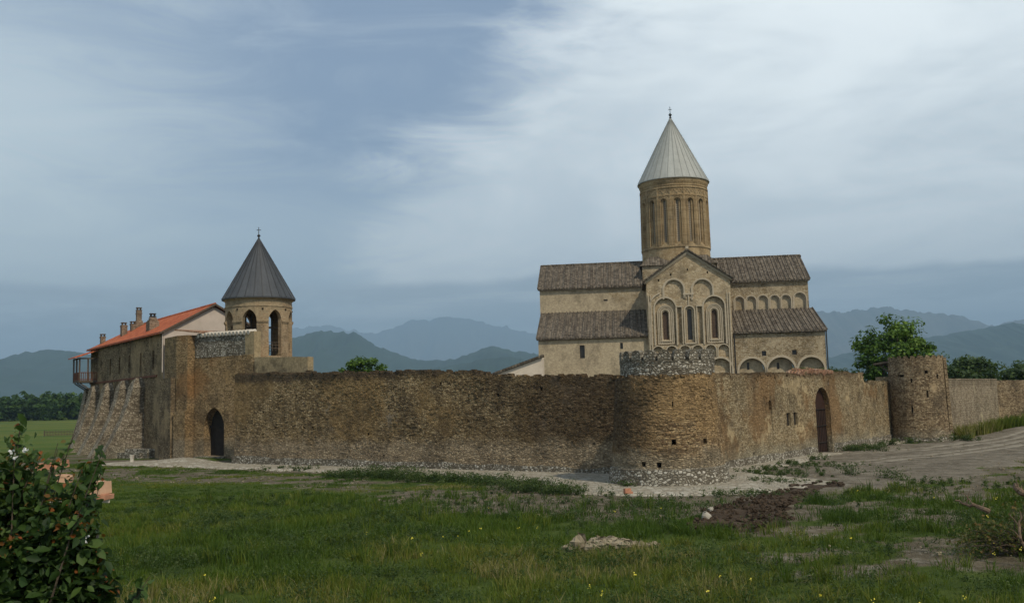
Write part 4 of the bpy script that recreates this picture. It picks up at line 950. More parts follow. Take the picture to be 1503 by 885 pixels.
for i, s in enumerate((8.0, 14.9, 23.4, 31.6, 36.2)):          # battered buttresses, rounded head
    m = MB(); w = 1.9; zt = (9.9, 9.8, 9.7, 9.6, 9.3)[i]; dpt = (5.0, 4.6, 4.2, 3.8, 3.0)[i]
    prof = [(dpt+.5, -.6), (dpt, .2), (dpt*.74, 2.4), (dpt*.52, 4.8), (dpt*.36, 7.2), (dpt*.29, 8.6), (dpt*.26, 9.1), (dpt*.17, zt-.12), (0, zt)]
    for (d0, z0), (d1, z1) in zip(prof, prof[1:]):
        t0 = 1 if z0 < 8.5 else max(.35, (zt-z0)/1.3+.3); t1 = 1 if z1 < 8.5 else max(.3, (zt-z1)/1.3+.3)
        c = s+w/2
        m.f(fm(c+w/2*t0, z0, -d0), fm(c-w/2*t0, z0, -d0), fm(c-w/2*t1, z1, -d1), fm(c+w/2*t1, z1, -d1))
        m.f(fm(c-w/2*t0, z0, -d0), fm(c-w/2*t0, z0, .1), fm(c-w/2*t1, z1, .1), fm(c-w/2*t1, z1, -d1))
        m.f(fm(c+w/2*t0, z0, .1), fm(c+w/2*t0, z0, -d0), fm(c+w/2*t1, z1, -d1), fm(c+w/2*t1, z1, .1))
    th.part('buttress', m, M['buttress'])
m = MB(); m.prism([fm(3.2, 0, -.9)[:2], fm(3.2, 0, .2)[:2], fm(7.5, 0, .2)[:2], fm(7.5, 0, -2.4)[:2]][::-1], -.6, 1.1); m.prism([fm(4.0, 0, -1.6)[:2], fm(4.0, 0, .2)[:2], fm(8.0, 0, .2)[:2], fm(8.0, 0, -3.2)[:2]][::-1], -.6, .7); th.part('footing', m, M['rubble'])
# balcony on the far end
bz = 10.25; b0 = ML-4.2; b1 = ML-.1; BW = 2.5; m = MB()
m.prism([fm(b0, 0, -BW)[:2], fm(b1, 0, -BW)[:2], fm(b1, 0, -.02)[:2], fm(b0, 0, -.02)[:2]], bz-.28, bz)
for s in (b0+.3, (b0+b1)/2, b1-.3): m.bar(fm(s, bz-.35, -BW+.2), fm(s, bz-1.9, -.05), .16)
bal = th.part('balcony', m, M['wood'])
for s, d_ in ((b0+.1, -BW+.1), (b0+.1, -BW/2), (b1-.1, -BW+.1), ((b0+b1)/2, -BW+.1)):
    m = MB(); m.bar(fm(s, bz, d_), fm(s, bz+3.3, d_), .17); th.part('balcony_post', m, M['wood'], parent=bal)
m = MB(); m.bar(fm(b0, bz+3.2, -BW+.1), fm(b1, bz+3.2, -BW+.1), .18); m.bar(fm(b0+.1, bz+3.2, -BW), fm(b0+.1, bz+3.2, 0), .18); th.part('balcony_beam', m, M['wood'], parent=bal)
m = MB()
for k in range(10): m.bar(fm(b0+.1, bz, -BW+.1+k*.26), fm(b0+.1, bz+1.15, -BW+.1+k*.26), .08)
for k in range(16): m.bar(fm(b0+.1+k*.26, bz, -BW+.1), fm(b0+.1+k*.26, bz+1.15, -BW+.1), .08)
for z in (.15, 1.15): m.bar(fm(b0+.1, bz+z, -BW), fm(b0+.1, bz+z, 0), .11); m.bar(fm(b0, bz+z, -BW+.1), fm(b1, bz+z, -BW+.1), .11)
th.part('balcony_railing', m, M['wood_red'], parent=bal)
m = MB(); slab(m, [fm(b0-.5, bz+3.35, -BW-.6), fm(b0-.5, bz+4.45, -.05), fm(b1+.5, bz+4.45, -.05), fm(b1+.5, bz+3.35, -BW-.6)][::-1]); th.part('balcony_roof', m, M['roof_red'], parent=bal)
m = MB(); m.tube([fm(-.05, ME-.2, -.12), fm(-.05, 10.2, -.12)], .08, 8); th.part('downpipe', m, M['gable_plaster'])
# ------------------------------------------------------------------ cathedral
CO = np.array((4.11, 160.0)); CE = np.array((0.99289, -0.11901)); CN = np.array((0.11901, 0.99289))
fc = frame(CO, CE)
th = Thing('cathedral', 'tall stone cathedral with a ribbed round drum and pale conical roof behind the wall', 'church', (CO[0]+CE[0]*23.6, CO[1]+CE[1]*23.6, 0))
def at_d(dd): return lambda s, z, d=0: fc(s, z, dd+d)
Wd = .02
# aisles
aw = [op(7.1, .40, 12.2, 14.3, .5, 'flat'), op(13.45, .22, 13.5, 14.5, .4, 'flat')]
m = MB(); m.panel(0, 17.8, -0.5, 15.5, aw, fc, 2); m.f(fc(0, -.5, 24.4), fc(0, -.5, 0), fc(0, 15.5, 0), fc(0, 19.5, 10), fc(0, 19.5, 14.4), fc(0, 15.5, 24.4))
th.part('aisle_wall', m, M['stucco'])
for o in aw: m = MB(); m.fill(o, fc, .45); th.part('window_slit', m, M['pane'])
ar3 = [op(33.85, 2.0, 2.0, 9.35, .95), op(38.35, 2.1, 2.0, 9.3, .95), op(43.0, 1.95, 2.0, 9.35, .95)]
sq = [op(35.8, .34, 11.7, 12.5, .4, 'flat'), op(40.5, .36, 11.75, 12.5, .4, 'flat')]
m = MB(); m.panel(30.9, 45.35, -0.5, 15.5, ar3+sq, fc, 1.5)
m.f(fc(45.35, -.5, 0), fc(45.35, -.5, 24.4), fc(45.35, 15.5, 24.4), fc(45.35, 19.4, 14.4), fc(45.35, 19.4, 10), fc(45.35, 15.5, 0))
m.panel(45.35, 46.1, -.5, 14.2, [], at_d(4.0), 1); m.f(fc(46.1, -.5, 4), fc(46.1, -.5, 20), fc(46.1, 14.2, 20), fc(46.1, 14.2, 4)); m.f(fc(45.35, 14.2, 4), fc(46.1, 14.2, 4), fc(46.1, 14.2, 20), fc(45.35, 14.2, 20))
th.part('aisle_wall', m, M['apsewall'])
for o, sl in zip(ar3, (op(33.35, .2, 9.6, 10.75, .3, 'flat'), op(38.0, .2, 9.55, 10.6, .3, 'flat'), None)):
    m = MB(); m.fill(o, fc, .9, [sl] if sl else ()); ba = th.part('blind_arch', m, M['stucco'])
    if sl: m = MB(); m.fill(sl, fc, 1.15); th.part('window_slit', m, M['pane'], parent=ba)
    m = MB(); m.band(arc(o['c'], o['r']+.18, o['zs'], 9.0), .34, .10, fc); th.part('arch_moulding', m, M['moulding'], parent=ba)
for o in sq: m = MB(); m.fill(o, fc, .35); th.part('window_slit', m, M['pane'])
def troof(name, q, mat=M['roof_old'], rib=0.62, t=.22):
    m = MB(); slab(m, q, t); a, b_, c, d_ = [Vector(p) for p in q]; n = max(2, int((b_-a).length/rib))
    nn = (b_-a).cross(d_-a).normalized()
    for k in range(n+1):
        u = k/n; m.bar(a.lerp(b_, u)+nn*.04, d_.lerp(c, u)+nn*.04, .17, .16)
    r = th.part(name, m, mat)
    m = MB(); m.bar(a.lerp(d_, .012)-nn*.28, b_.lerp(c, .012)-nn*.28, .25, .18); th.part('eaves_board', m, M['wood'], parent=r)
    return r
troof('aisle_roof', [fc(-.25, 15.55, -.5), fc(17.85, 15.55, -.5), fc(17.85, 20.6, 10.05), fc(-.25, 20.6, 10.05)])
troof('aisle_roof', [fc(30.85, 15.55, -.5), fc(45.6, 15.55, -.5), fc(45.4, 19.9, 10.05), fc(30.85, 19.9, 10.05)])
troof('aisle_roof', [fc(45.5, 15.55, 24.9), fc(-.25, 15.55, 24.9), fc(-.25, 20.3, 14.35), fc(45.5, 20.3, 14.35)][0:4])
# nave
no = [op(10.9, .35, 22.3, 22.6, .4, 'flat')]
m = MB(); m.panel(-.45, 18.2, 15, 24.7, no, at_d(10), 2)
m.f(fc(-.45, 15, 24.4), fc(-.45, 15, 10), fc(-.45, 24.7, 10), fc(-.45, 29.4, 17.2), fc(-.45, 24.7, 24.4))
m.f(fc(18.2, 15, 24.4), fc(-.45, 15, 24.4), fc(-.45, 24.7, 24.4), fc(18.2, 24.7, 24.4)); th.part('nave_wall', m, M['stucco'])
m = MB(); m.fill(no[0], at_d(10), .35); th.part('window_slit', m, M['pane'])
nar = [op(c, r, 19.6, zt-r, .38) for c, r, zt in ((33.45, .80, 22.2), (35.4, .80, 22.2), (37.35, .84, 22.25), (39.3, .80, 22.2), (41.15, .82, 22.2), (43.45, 1.0, 22.5))]
m = MB(); m.panel(30.5, 44.9, 15, 24.7, nar, at_d(10), 2)
m.f(fc(44.9, 15, 10), fc(44.9, 15, 24.4), fc(44.9, 24.7, 24.4), fc(44.9, 29.4, 17.2), fc(44.9, 24.7, 10)); m.f(fc(44.9, 15, 24.4), fc(30.5, 15, 24.4), fc(30.5, 24.7, 24.4), fc(44.9, 24.7, 24.4)); th.part('nave_wall', m, M['apsewall'])
for o in nar:
    m = MB(); m.fill(o, at_d(10), .36); ba = th.part('blind_arch', m, M['stucco'])
    m = MB(); m.band(arc(o['c'], o['r']+.10, o['zs'], 19.7), .2, .12, at_d(10)); m.band(arc(o['c'], o['r']-.12, o['zs'], 19.7), .14, .1, at_d(10), .2); th.part('arch_moulding', m, M['moulding'], parent=ba)
for a, b_ in ((-.5, 18), (31, 45)): m = MB(); m.band([(a, 24.5), (b_, 24.5)], .3, .22, at_d(10)); th.part('cornice', m, M['moulding'])
troof('nave_roof', [fc(-.75, 24.75, 9.45), fc(18.4, 24.75, 9.45), fc(18.4, 29.75, 17.2), fc(-.75, 29.75, 17.2)])
troof('nave_roof', [fc(30.5, 24.75, 9.45), fc(45.2, 24.75, 9.45), fc(44.95, 29.75, 17.2), fc(30.5, 29.75, 17.2)])
troof('nave_roof', [fc(45.2, 24.75, 24.95), fc(-.75, 24.75, 24.95), fc(-.75, 29.75, 17.2), fc(45.2, 29.75, 17.2)])
m = MB(); m.tube([fc(-.8, 29.8, 17.2), fc(45.1, 29.8, 17.2)], .18, 8); th.part('ridge_tile', m, M['roof_old'])
# crossing block under the drum
m = MB(); p = [fc(17.4, 0, 10.8), fc(29.9, 0, 10.8), fc(29.9, 0, 23.2), fc(17.4, 0, 23.2)]; m.prism([q[:2] for q in p], 20, 28.3); th.part('crossing_base', m, M['apsewall'])
m = MB(); e = [fc(17.0, 28.2, 10.4), fc(30.3, 28.2, 10.4), fc(30.3, 28.2, 23.6), fc(17.0, 28.2, 23.6)]; g_ = [fc(18.7, 29.9, 12), fc(28.6, 29.9, 12), fc(28.6, 29.9, 22), fc(18.7, 29.9, 22)]
for i in range(4): j = (i+1) % 4; m.f(e[i], e[j], g_[j], g_[i])
m.f(*e[::-1]); th.part('crossing_roof', m, M['roof_old'])
# transept
TS0, TS1, TA, TD = 17.75, 31.0, 24.41, -0.8
ftr = at_d(TD)
def tgab(s): return 24.3+(28.75-24.3)*(1-abs(s-TA)/(6.64))
R1 = [op(22.08, 1.52, 21.2, 22.72, .28), op(26.6, 1.52, 21.2, 22.6, .28)]
N1 = [op(20.6, 1.62, 13.75, 19.75, .38, n=14), op(28.3, 1.62, 13.75, 19.75, .38, n=14)]
cw = op(24.4, .62, 14.2, 19.2, .30, n=8)
gro = [op(22.78, .30, 13.9, 19.85, .45, 'flat'), op(26.02, .30, 13.9, 19.85, .45, 'flat')]
low6 = [op(c, .82, 11.75, 12.85, .4, n=8) for c in (19.25, 21.4, 23.45, 25.45, 27.5, 29.5)]
bigl = [op(20.0, 1.75, 6.0, 9.7, .6), op(24.4, 1.95, 6.0, 9.5, .6), op(28.9, 1.75, 6.0, 9.75, .6)]
hol = [op(s, .12, z, z+.35, .4, 'flat') for s, z in ((19.75, 24.1), (21.7, 24.95), (24.4, 25.65), (27.5, 25.1))]
m = MB()
m.panel(TS0, TS1, -.5, 11.68, bigl, ftr, 1.2); m.panel(TS0, TS1, 11.68, 13.72, low6, ftr, 1.2); m.panel(TS0, TS1, 13.72, 21.19, [o for o in N1 if True]+[cw]+gro, ftr, 1.0) if False else None
# the niches' heads rise past 21.2, so the middle band and the blind arches share one panel each side of their own columns
def cols(a, b_, ops): m.panel(a, b_, 13.72, tgab, ops, ftr, .8)
cols(TS0, TS1, N1+[cw]+gro+R1+hol) 
m.f(ftr(TS1, -.5, 0), ftr(TS1, -.5, 12), ftr(TS1, 24.3, 12), ftr(TS1, 24.3, 0)); m.f(ftr(TS0, -.5, 12), ftr(TS0, -.5, 0), ftr(TS0, 24.3, 0), ftr(TS0, 24.3, 12))
th.part('transept_wall', m, M['stone'])
for o in R1: 
    m = MB(); m.fill(o, ftr, .26); ba = th.part('blind_arch', m, M['stone'])
    m = MB(); m.band(arc(o['c'], o['r']+.16, o['zs'], 21.25 if o['c'] < 24 else 21.6, 16, 20.9 if o['c'] > 24 else 21.2), .26, .16, ftr); m.band(arc(o['c'], o['r']-.02, o['zs'], 21.3), .1, .05, ftr); th.part('arch_moulding', m, M['moulding'], parent=ba)
for o in N1:
    c = o['c']; wo = op(c, .44, 14.75, 18.85, .35, n=8)
    m = MB(); m.fill(o, ftr, .36, [wo]); ba = th.part('blind_arch', m, M['stone'])
    m = MB(); m.band(arc(c, o['r']+.13, o['zs'], 13.8), .24, .15, ftr)
    for r_, w_, p_ in ((1.22, .16, .20), (.98, .16, .13), (.66, .2, .16)): m.band(arc(c, r_, 18.95, 14.2), w_, p_, ftr, .36)
    m.band([(c-.85, 14.5), (c+.85, 14.5)], .2, .25, ftr, .36); m.band([(c-1.3, 14.1), (c+1.3, 14.1)], .2, .2, ftr, .36); th.part('arch_moulding', m, M['moulding'], parent=ba)
    m = MB(); m.fill(wo, ftr, .66); th.part('window', m, M['grille'], parent=ba)
m = MB(); m.band(arc(18.98, 1.55, 20.9, None, 10, a0=55, a1=175)+[(17.95, 19.5)], .2, .16, ftr) if False else m.band(arc(20.45, 2.35, 19.9, None, 12, a0=105, a1=180)+[(18.1, 13.9)], .22, .16, ftr); th.part('arch_moulding', m, M['moulding'])
wo = op(24.4, .36, 14.6, 19.15, .35, n=8)
m = MB(); m.fill(cw, ftr, .28, [dict(wo, lo=14.6)]); cwp = th.part('blind_arch', m, M['stone'])
m = MB(); m.fill(wo, ftr, .6); th.part('window', m, M['pane'], parent=cwp)
m = MB(); m.band(arc(24.4, .82, 19.2, 13.9), .2, .18, ftr); m.band(arc(24.4, .52, 19.2, 14.3), .12, .12, ftr, .28); m.band([(23.5, 14.0), (25.3, 14.0)], .2, .22, ftr); m.band([(23.9, 13.65), (24.4, 13.3), (24.9, 13.65)], .16, .14, ftr); th.part('arch_moulding', m, M['moulding'], parent=cwp)
for o in gro: m = MB(); m.fill(o, ftr, .42); th.part('wall_groove', m, M['stone'])
m = MB()
for s in (22.3, 23.25, 25.55, 26.5): m.band([(s, 13.9), (s, 19.9)], .16, .14, ftr)
for s in (18.0, 18.35, 30.4, 30.75): m.band([(s, 8), (s, 21.9)], .17, .16, ftr)
for s in (22.78, 26.02): m.band([(s-.55, 19.95), (s+.55, 19.95)], .22, .2, ftr)
m.band([(23.5, 21.9), (25.2, 21.9)], .3, .2, ftr); m.band([(23.7, 21.55), (24.0, 21.2)], .2, .16, ftr); m.band([(25.0, 21.55), (24.7, 21.2)], .2, .16, ftr); m.band([(24.35, 19.95), (24.35, 21.7)], .18, .16, ftr)
th.part('pilaster', m, M['moulding'])
for o in low6:
    m = MB(); m.fill(o, ftr, .38); ba = th.part('blind_arch', m, M['stone']); m = MB(); m.band(arc(o['c'], .9, o['zs'], 11.8), .16, .12, ftr); th.part('arch_moulding', m, M['moulding'], parent=ba)
for o in bigl:
    m = MB(); m.fill(o, ftr, .58); ba = th.part('blind_arch', m, M['stone']); m = MB(); m.band(arc(o['c'], o['r']+.15, o['zs'], 6), .3, .12, ftr); th.part('arch_moulding', m, M['moulding'], parent=ba)
m = MB()
for o in hol: m.panel(o['c']-.12, o['c']+.12, o['lo'], o['zs'], [], at_d(TD+.36), 1)
th.part('putlog_hole', m, M['void'])
m = MB(); m.band([(TS0-.3, 24.05), (TA, 28.62), (TS1+.3, 24.05)], .32, .26, ftr); m.band([(TS0-.3, 23.78), (TA, 28.34), (TS1+.3, 23.78)], .14, .14, ftr); th.part('gable_cornice', m, M['moulding'])
troof('transept_roof', [fc(TS0-.55, 24.1, 17), fc(TS0-.55, 24.1, TD-.5), fc(TA, 29.05, TD-.5), fc(TA, 29.05, 17)])
troof('transept_roof', [fc(TS1+.55, 24.1, TD-.5), fc(TS1+.55, 24.1, 17), fc(TA, 29.05, 17), fc(TA, 29.05, TD-.5)])
m = MB(); m.tube([fc(31.2, 15.2, -.95), fc(31.2, 8.5, -.95)], .12, 8); m.tube([fc(45.5, 15.3, -.1), fc(45.5, 5, -.1)], .1, 6); th.part('downpipe', m, M['dark_iron'])
m = MB(); c = fc(TA, 29.2, TD-.3); m.box(c, .22, .22, .35); th.part('gable_finial', m, M['moulding'])
# drum
DC = fc(23.57, 0, 17)[:2]; rel = (DC[0]-th.o[0], DC[1]-th.o[1], 0)
RD = lambda z: 6.02-0.010*(z-29.5)
fd = cyl((0, 0), RD, 0.0)
view = math.atan2(-DC[1], -DC[0]); nb = 16; bw = 2*math.pi*RD(0)/nb; R0 = RD(0); a_first = view+R(5.5)
wop = op(0, .30, 32.3, 39.4, .5, n=8)
m = MB(); m.panel(-bw/2, bw/2, 28.6, 43.2, [op(0, .66, 31.9, 39.3, .22, n=8)], fd, bw/6); m.fill(op(0, .66, 31.9, 39.3, .22, n=8), fd, .20, [wop])
bay0 = th.part('drum_wall', m, M['drum'], local=True, loc=rel, rz=a_first)
m = MB(); m.fill(wop, fd, .5); th.part('window', m, M['lattice'], parent=bay0, local=True)
m = MB()
m.band(arc(0, .74, 39.3, 31.7), .13, .12, fd); m.band(arc(0, .46, 39.35, 32.1), .10, .07, fd, .2); m.band(arc(0, .95, 39.35, 31.7), .10, .08, fd)
for s in (-bw/2, -bw/2+.14, bw/2-.14): m.band([(s, 31.6), (s, 40.4 if abs(s) < bw/2-.05 else 42)], .13, .16 if abs(s) > bw/2-.05 else .11, fd)
for z, w_, p_ in ((31.5, .3, .14), (40.5, .16, .12), (41.95, .26, .16), (42.35, .14, .1)): m.band([(-bw/2+bw*i/5, z) for i in range(6)], w_, p_, fd)
m.band([(-bw/2+bw*i/4, 40.85 if i % 2 == 0 else 41.55) for i in range(5)], .12, .09, fd)
m.band([(-bw/2+bw*i/4, 41.6 if i % 2 == 0 else 40.95) for i in range(5)], .08, .06, fd)
th.part('drum_moulding', m, M['drum'], parent=bay0, local=True)
for k in range(1, nb): copy_of(bay0, th.e, rel, a_first+k*2*math.pi/nb)
m = MB(); m.lathe([(5.9, 42.5), (6.1, 42.9), (6.25, 43.5), (5.2, 43.6)], (0, 0), 64); th.part('drum_cornice', m, M['drum'], local=True, loc=rel)
cr = cone(th, 'cone_roof', DC, 6.38, 43.55, 55.9, 30, M['cone_pale'], M['seam_pale'], (rel[0], rel[1], 43.6))
m = MB(); m.lathe([(.06, 12.1), (.26, 12.2), (.1, 12.45), (.3, 12.7), (.3, 12.8), (.04, 13.1)], (0, 0), 12); m.bar((0, 0, 13), (0, 0, 14.3), .09); m.bar((-.32, 0, 13.75), (.32, 0, 13.75), .09); th.part('cross', m, M['dark_iron'], parent=cr, local=True)

# small building left of the cathedral
th = Thing('outbuilding', 'small white plastered building with a sloping tiled roof beside the cathedral', 'building', (2, 152, 0))
m = MB(); q = [(-4.2, 150.5), (4.4, 149.8), (4.8, 154.6), (-3.6, 155.5)]
zt = lambda x, y: 9.25+(x+4.2)*0.335
m.prism(q, -.5, zt); th.part('wall', m, M['white_plaster'])
m = MB(); q2 = [(-4.9, 150.1), (4.45, 149.35), (4.85, 155), (-4.3, 156)]; slab(m, [(x, y, zt(x, y)+.42) for x, y in q2], .35); th.part('roof', m, M['roof_old'])

# ------------------------------------------------------------------ plants
def leaf_mesh(name, P, N, size, mat, rnd, fold=0.25, slim=0.5):
    n = len(P); N = N/np.linalg.norm(N, axis=1, keepdims=True)
    r = RNG.normal(size=(n, 3)); T = np.cross(N, r); T /= np.linalg.norm(T, axis=1, keepdims=True); B = np.cross(N, T)
    s = np.asarray(size).reshape(-1, 1)
    pts = [P-T*s*.5, P-T*s*.05+B*s*slim*.5+N*s*fold*.3, P+T*s*.5, P-T*s*.05-B*s*slim*.5+N*s*fold*.3]
    V = np.stack(pts, 1).reshape(-1, 3); q = np.arange(4*n).reshape(n, 4)
    q = np.stack([q[:, 0], q[:, 1], q[:, 2], q[:, 3]], 1)
    return np_mesh(name, V, q, mat, np.repeat(rnd, 4))
def leaf6(name, P, N, size, mat, rnd, slim=.55):
    n = len(P); N = N/np.linalg.norm(N, axis=1, keepdims=True); r = RNG.normal(size=(n, 3))+np.array((0, 0, -.5))
    T = r-N*(r*N).sum(1, keepdims=True); T /= np.linalg.norm(T, axis=1, keepdims=True); B = np.cross(N, T); s = np.asarray(size).reshape(-1, 1); cu = RNG.uniform(.02, .22, (n, 1)); w = slim*RNG.uniform(.8, 1.2, (n, 1))
    up = N*s
    V = np.stack([P-T*s*.5, P-T*s*.2+B*s*w*.5+up*.10, P+T*s*.15+B*s*w*.42+up*(.08-cu*.3), P+T*s*.5-up*cu, P+T*s*.15-B*s*w*.42+up*(.08-cu*.3), P-T*s*.2-B*s*w*.5+up*.10], 1).reshape(-1, 3)
    i = np.arange(n)*6; q = np.concatenate([np.stack([i, i+1, i+2, i+3], 1), np.stack([i, i+3, i+4, i+5], 1)])
    return np_mesh(name, V, q, mat, np.repeat(rnd, 6))
M['leaf_tree'] = leaf_mat('tree_leaf', [(0.0, (0.021, 0.044, 0.010)), (0.5, (0.058, 0.120, 0.016)), (0.85, (0.124, 0.215, 0.029)), (1.0, (0.182, 0.267, 0.046))])
M['leaf_dark'] = leaf_mat('dark_tree_leaf', [(0.0, (0.016, 0.031, 0.013)), (0.6, (0.047, 0.083, 0.023)), (1.0, (0.098, 0.143, 0.039))])
M['leaf_wood'] = leaf_mat('far_wood_leaf', [(0.0, (0.016, 0.039, 0.008)), (0.6, (0.044, 0.091, 0.016)), (1.0, (0.091, 0.150, 0.026))])
M['leaf_bush'] = leaf_mat('bush_leaf', [(0.0, (0.014, 0.032, 0.008)), (0.55, (0.035, 0.072, 0.014)), (0.86, (0.075, 0.125, 0.025)), (0.93, (0.13, 0.065, 0.015)), (1.0, (0.26, 0.075, 0.018))])
M['leaf_rust'] = leaf_mat('rust_leaf', [(0.0, (0.034, 0.050, 0.010)), (0.5, (0.075, 0.088, 0.016)), (0.75, (0.130, 0.100, 0.026)), (0.9, (0.15, 0.072, 0.024)), (1.0, (0.22, 0.095, 0.03))])
M['blossom'] = leaf_mat('white_blossom', [(0, (0.62, 0.62, 0.60)), (1, (0.8, 0.8, 0.78))])
M['grass'] = leaf_mat('grass_blade', [(0.0, (0.026, 0.052, 0.005)), (0.4, (0.056, 0.100, 0.008)), (0.7, (0.105, 0.135, 0.012)), (0.9, (0.16, 0.155, 0.03)), (1.0, (0.26, 0.22, 0.10))], 0.3)
M['weed'] = leaf_mat('weed_leaf', [(0.0, (0.020, 0.038, 0.010)), (0.6, (0.045, 0.078, 0.018)), (1.0, (0.095, 0.120, 0.032))], 0.3)
M['petal'] = leaf_mat('yellow_petal', [(0, (0.62, 0.52, 0.04)), (1, (0.75, 0.66, 0.10))], 0.2)
def crown_points(c, r, nclump, nleaf, squash=0.85, low=-0.5, seed=0):
    g = np.random.default_rng(seed); d_ = g.normal(size=(nclump, 3)); d_ /= np.linalg.norm(d_, axis=1, keepdims=True)
    rad = (0.45+0.55*g.random((nclump, 1))**0.5)*(0.82+0.36*g.random((nclump, 1)))
    q = d_*rad; q = q[q[:, 2] > low]; k = len(q)
    cl = np.array(c)+q*np.array((r, r, r*squash)); cr_ = r*(0.15+0.17*g.random(k))
    P = []; N = []; rn = []
    for i in range(k):
        v = g.normal(size=(nleaf, 3)); v /= np.linalg.norm(v, axis=1, keepdims=True); rr = g.random((nleaf, 1))**0.4
        P.append(cl[i]+v*rr*cr_[i]*np.array((1.15, 1.15, .75))); N.append(v*0.7+np.array((0, 0, .8))+g.normal(size=(nleaf, 3))*.45)
        rn.append(np.clip(0.28+0.5*(g.random()-.5)+0.55*g.random(nleaf), 0, 1))
    return np.concatenate(P), np.concatenate(N), np.concatenate(rn), cl
def tree(name, label, x, y, h, r, seed, mat, size, group='trees behind the walls', nclump=85, nleaf=80, squash=.85, cz=None, cat='tree', trunk_r=.28):
    z0 = float(gh(x, y)); th = Thing(name, label, cat, (x, y, z0), group); rr = random.Random(seed)
    cz = cz if cz is not None else h-r*squash
    P, N, rn, cl = crown_points((0, 0, cz), r, nclump, nleaf, squash, seed=seed)
    link(leaf_mesh('crown', P, N, size*(0.6+0.8*RNG.random(len(P))), M[mat], rn, slim=.7), 'crown', th.e)
    m = MB(); fk = cz*0.55
    m.tube([(0, 0, -.4), (rr.uniform(-.1, .1), .1, fk*.5), (rr.uniform(-.2, .2), 0, fk), (rr.uniform(-.3, .3), 0, cz)], [trunk_r*1.3, trunk_r, trunk_r*.8, trunk_r*.3], 9)
    for c in cl[::3]:
        e = Vector(c); b_ = Vector((0, 0, fk*rr.uniform(.75, 1.15))); mid = b_.lerp(e, .5)+Vector((rr.uniform(-.3, .3), rr.uniform(-.3, .3), r*.08)); m.tube([b_, mid, e], [trunk_r*.4, trunk_r*.25, trunk_r*.08], 5)
    link(m.mesh('trunk', M['bark'], smooth=True, weld=True), 'trunk', th.e); return th
tree('broadleaf_tree', 'bright green broadleaf tree rising behind the round tower', 52.6, 136, 15.4, 5.2, 3, 'leaf_tree', .5, nclump=120, nleaf=85, squash=1.05, cz=9.9)
tree('round_tree', 'small rounded green tree peeping over the long left wall', -21.3, 140, 12.7, 3.3, 5, 'leaf_tree', .42, nclump=60, nleaf=90, cz=9.9)
tree('round_tree', 'lower side crown leaning left of the small tree over the long wall', -24.4, 140.5, 10.9, 1.7, 6, 'leaf_tree', .36, nclump=30, nleaf=60, cz=9.3)
tree('field_tree', 'grey green tree spreading beyond the slotted pale wall', 88, 190, 10.2, 6.0, 8, 'leaf_dark', .6, nclump=95, nleaf=75, squash=.58, cz=6.4)
tree('field_tree', 'dark tree at the right edge beyond the darker end wall', 98.5, 188, 9.2, 5.2, 9, 'leaf_dark', .6, nclump=80, nleaf=75, squash=.62, cz=5.9)
tree('field_tree', 'dark bushy tree between the two crowns beyond the far wall', 93.5, 196, 7.8, 3.0, 10, 'leaf_dark', .6, nclump=40, nleaf=60, cz=5.6)
# far wood on the left: one mass
P = []; N = []; rn = []
for i in range(330):
    x = RNG.uniform(-520, -215); y = RNG.uniform(600, 760)+(-x-215)*0.2; h = RNG.uniform(11, 18); r = RNG.uniform(6, 10)
    p, n_, q, _ = crown_points((x, y, h*.5), r, 20, 16, h*.5/r*1.05, low=-1.1, seed=100+i); P.append(p); N.append(n_); rn.append(np.clip(q*.8+RNG.uniform(-.12, .25), 0, 1))
P = np.concatenate(P); N = np.concatenate(N); rn = np.concatenate(rn)
tag(link(leaf_mesh('distant_wood', P, N, 2.3*(.6+.8*RNG.random(len(P))), M['leaf_wood'], rn, slim=.8), 'distant_wood'), kind='stuff')

# grass
def blades(P, h, w, lean, rnd, name, mat, k=6, spread=.12):
    n = len(P)*k; B = np.repeat(P, k, 0); off = RNG.normal(size=(n, 2))*np.repeat(spread*np.ones(len(P)) if np.isscalar(spread) else spread, k)[:, None]
    B = B+np.concatenate([off, np.zeros((n, 1))], 1); hh = np.repeat(h, k)*(.55+.7*RNG.random(n)); ww = np.repeat(w, k)
    a = RNG.random(n)*6.283; ll = np.abs(RNG.normal(size=n))*lean*hh; u = np.stack([np.cos(a), np.sin(a), 0*a], 1)
    la = np.arctan2(off[:, 1], off[:, 0])+RNG.normal(size=n)*.7; lv = np.stack([np.cos(la)*ll, np.sin(la)*ll, hh], 1)
    b0 = B-u*ww[:, None]*.5; b1 = B+u*ww[:, None]*.5; t = B+lv; m_ = B+lv*np.array((.4, .4, .62))
    V = np.stack([b0, b1, m_+u*ww[:, None]*.42, m_-u*ww[:, None]*.42, t], 1).reshape(-1, 3); q0 = np.arange(n)*5
    q1 = np.stack([q0, q0+1, q0+2, q0+3], 1); q2 = np.stack([q0+3, q0+2, q0+4, q0+4], 1)
    # two pieces: lower quad and a tip triangle stored as a thin quad
    V2 = V.copy(); tip = V2.reshape(-1, 5, 3)[:, 4]; tip2 = tip+u*ww[:, None]*.12
    V3 = np.concatenate([V, tip2]); q2[:, 2] = len(V)+np.arange(n)
    r = np.repeat(np.clip(np.repeat(rnd, k)+RNG.normal(size=n)*.10, 0, 1), 5); r = np.concatenate([r, r.reshape(-1, 5)[:, 0]])
    return link(np_mesh(name, V3, np.concatenate([q1, q2]), mat, r), name)
def scatter(n, y0, y1, k=0.62, pw=1.0):
    # even cover of the wedge of ground in front of the camera
    y = np.sqrt(RNG.random(n)*(y1**2-y0**2)+y0**2); x = (RNG.random(n)*2-1)*k*y; return x, y
x, y = scatter(92000, 21, 112); cl_ = ss(fbm(x*.8, y*.8, 81, 3), .30, .62); keep = RNG.random(len(x)) < green(x, y)*np.clip(1.25-y/130, .35, 1)*(.30+.85*cl_)
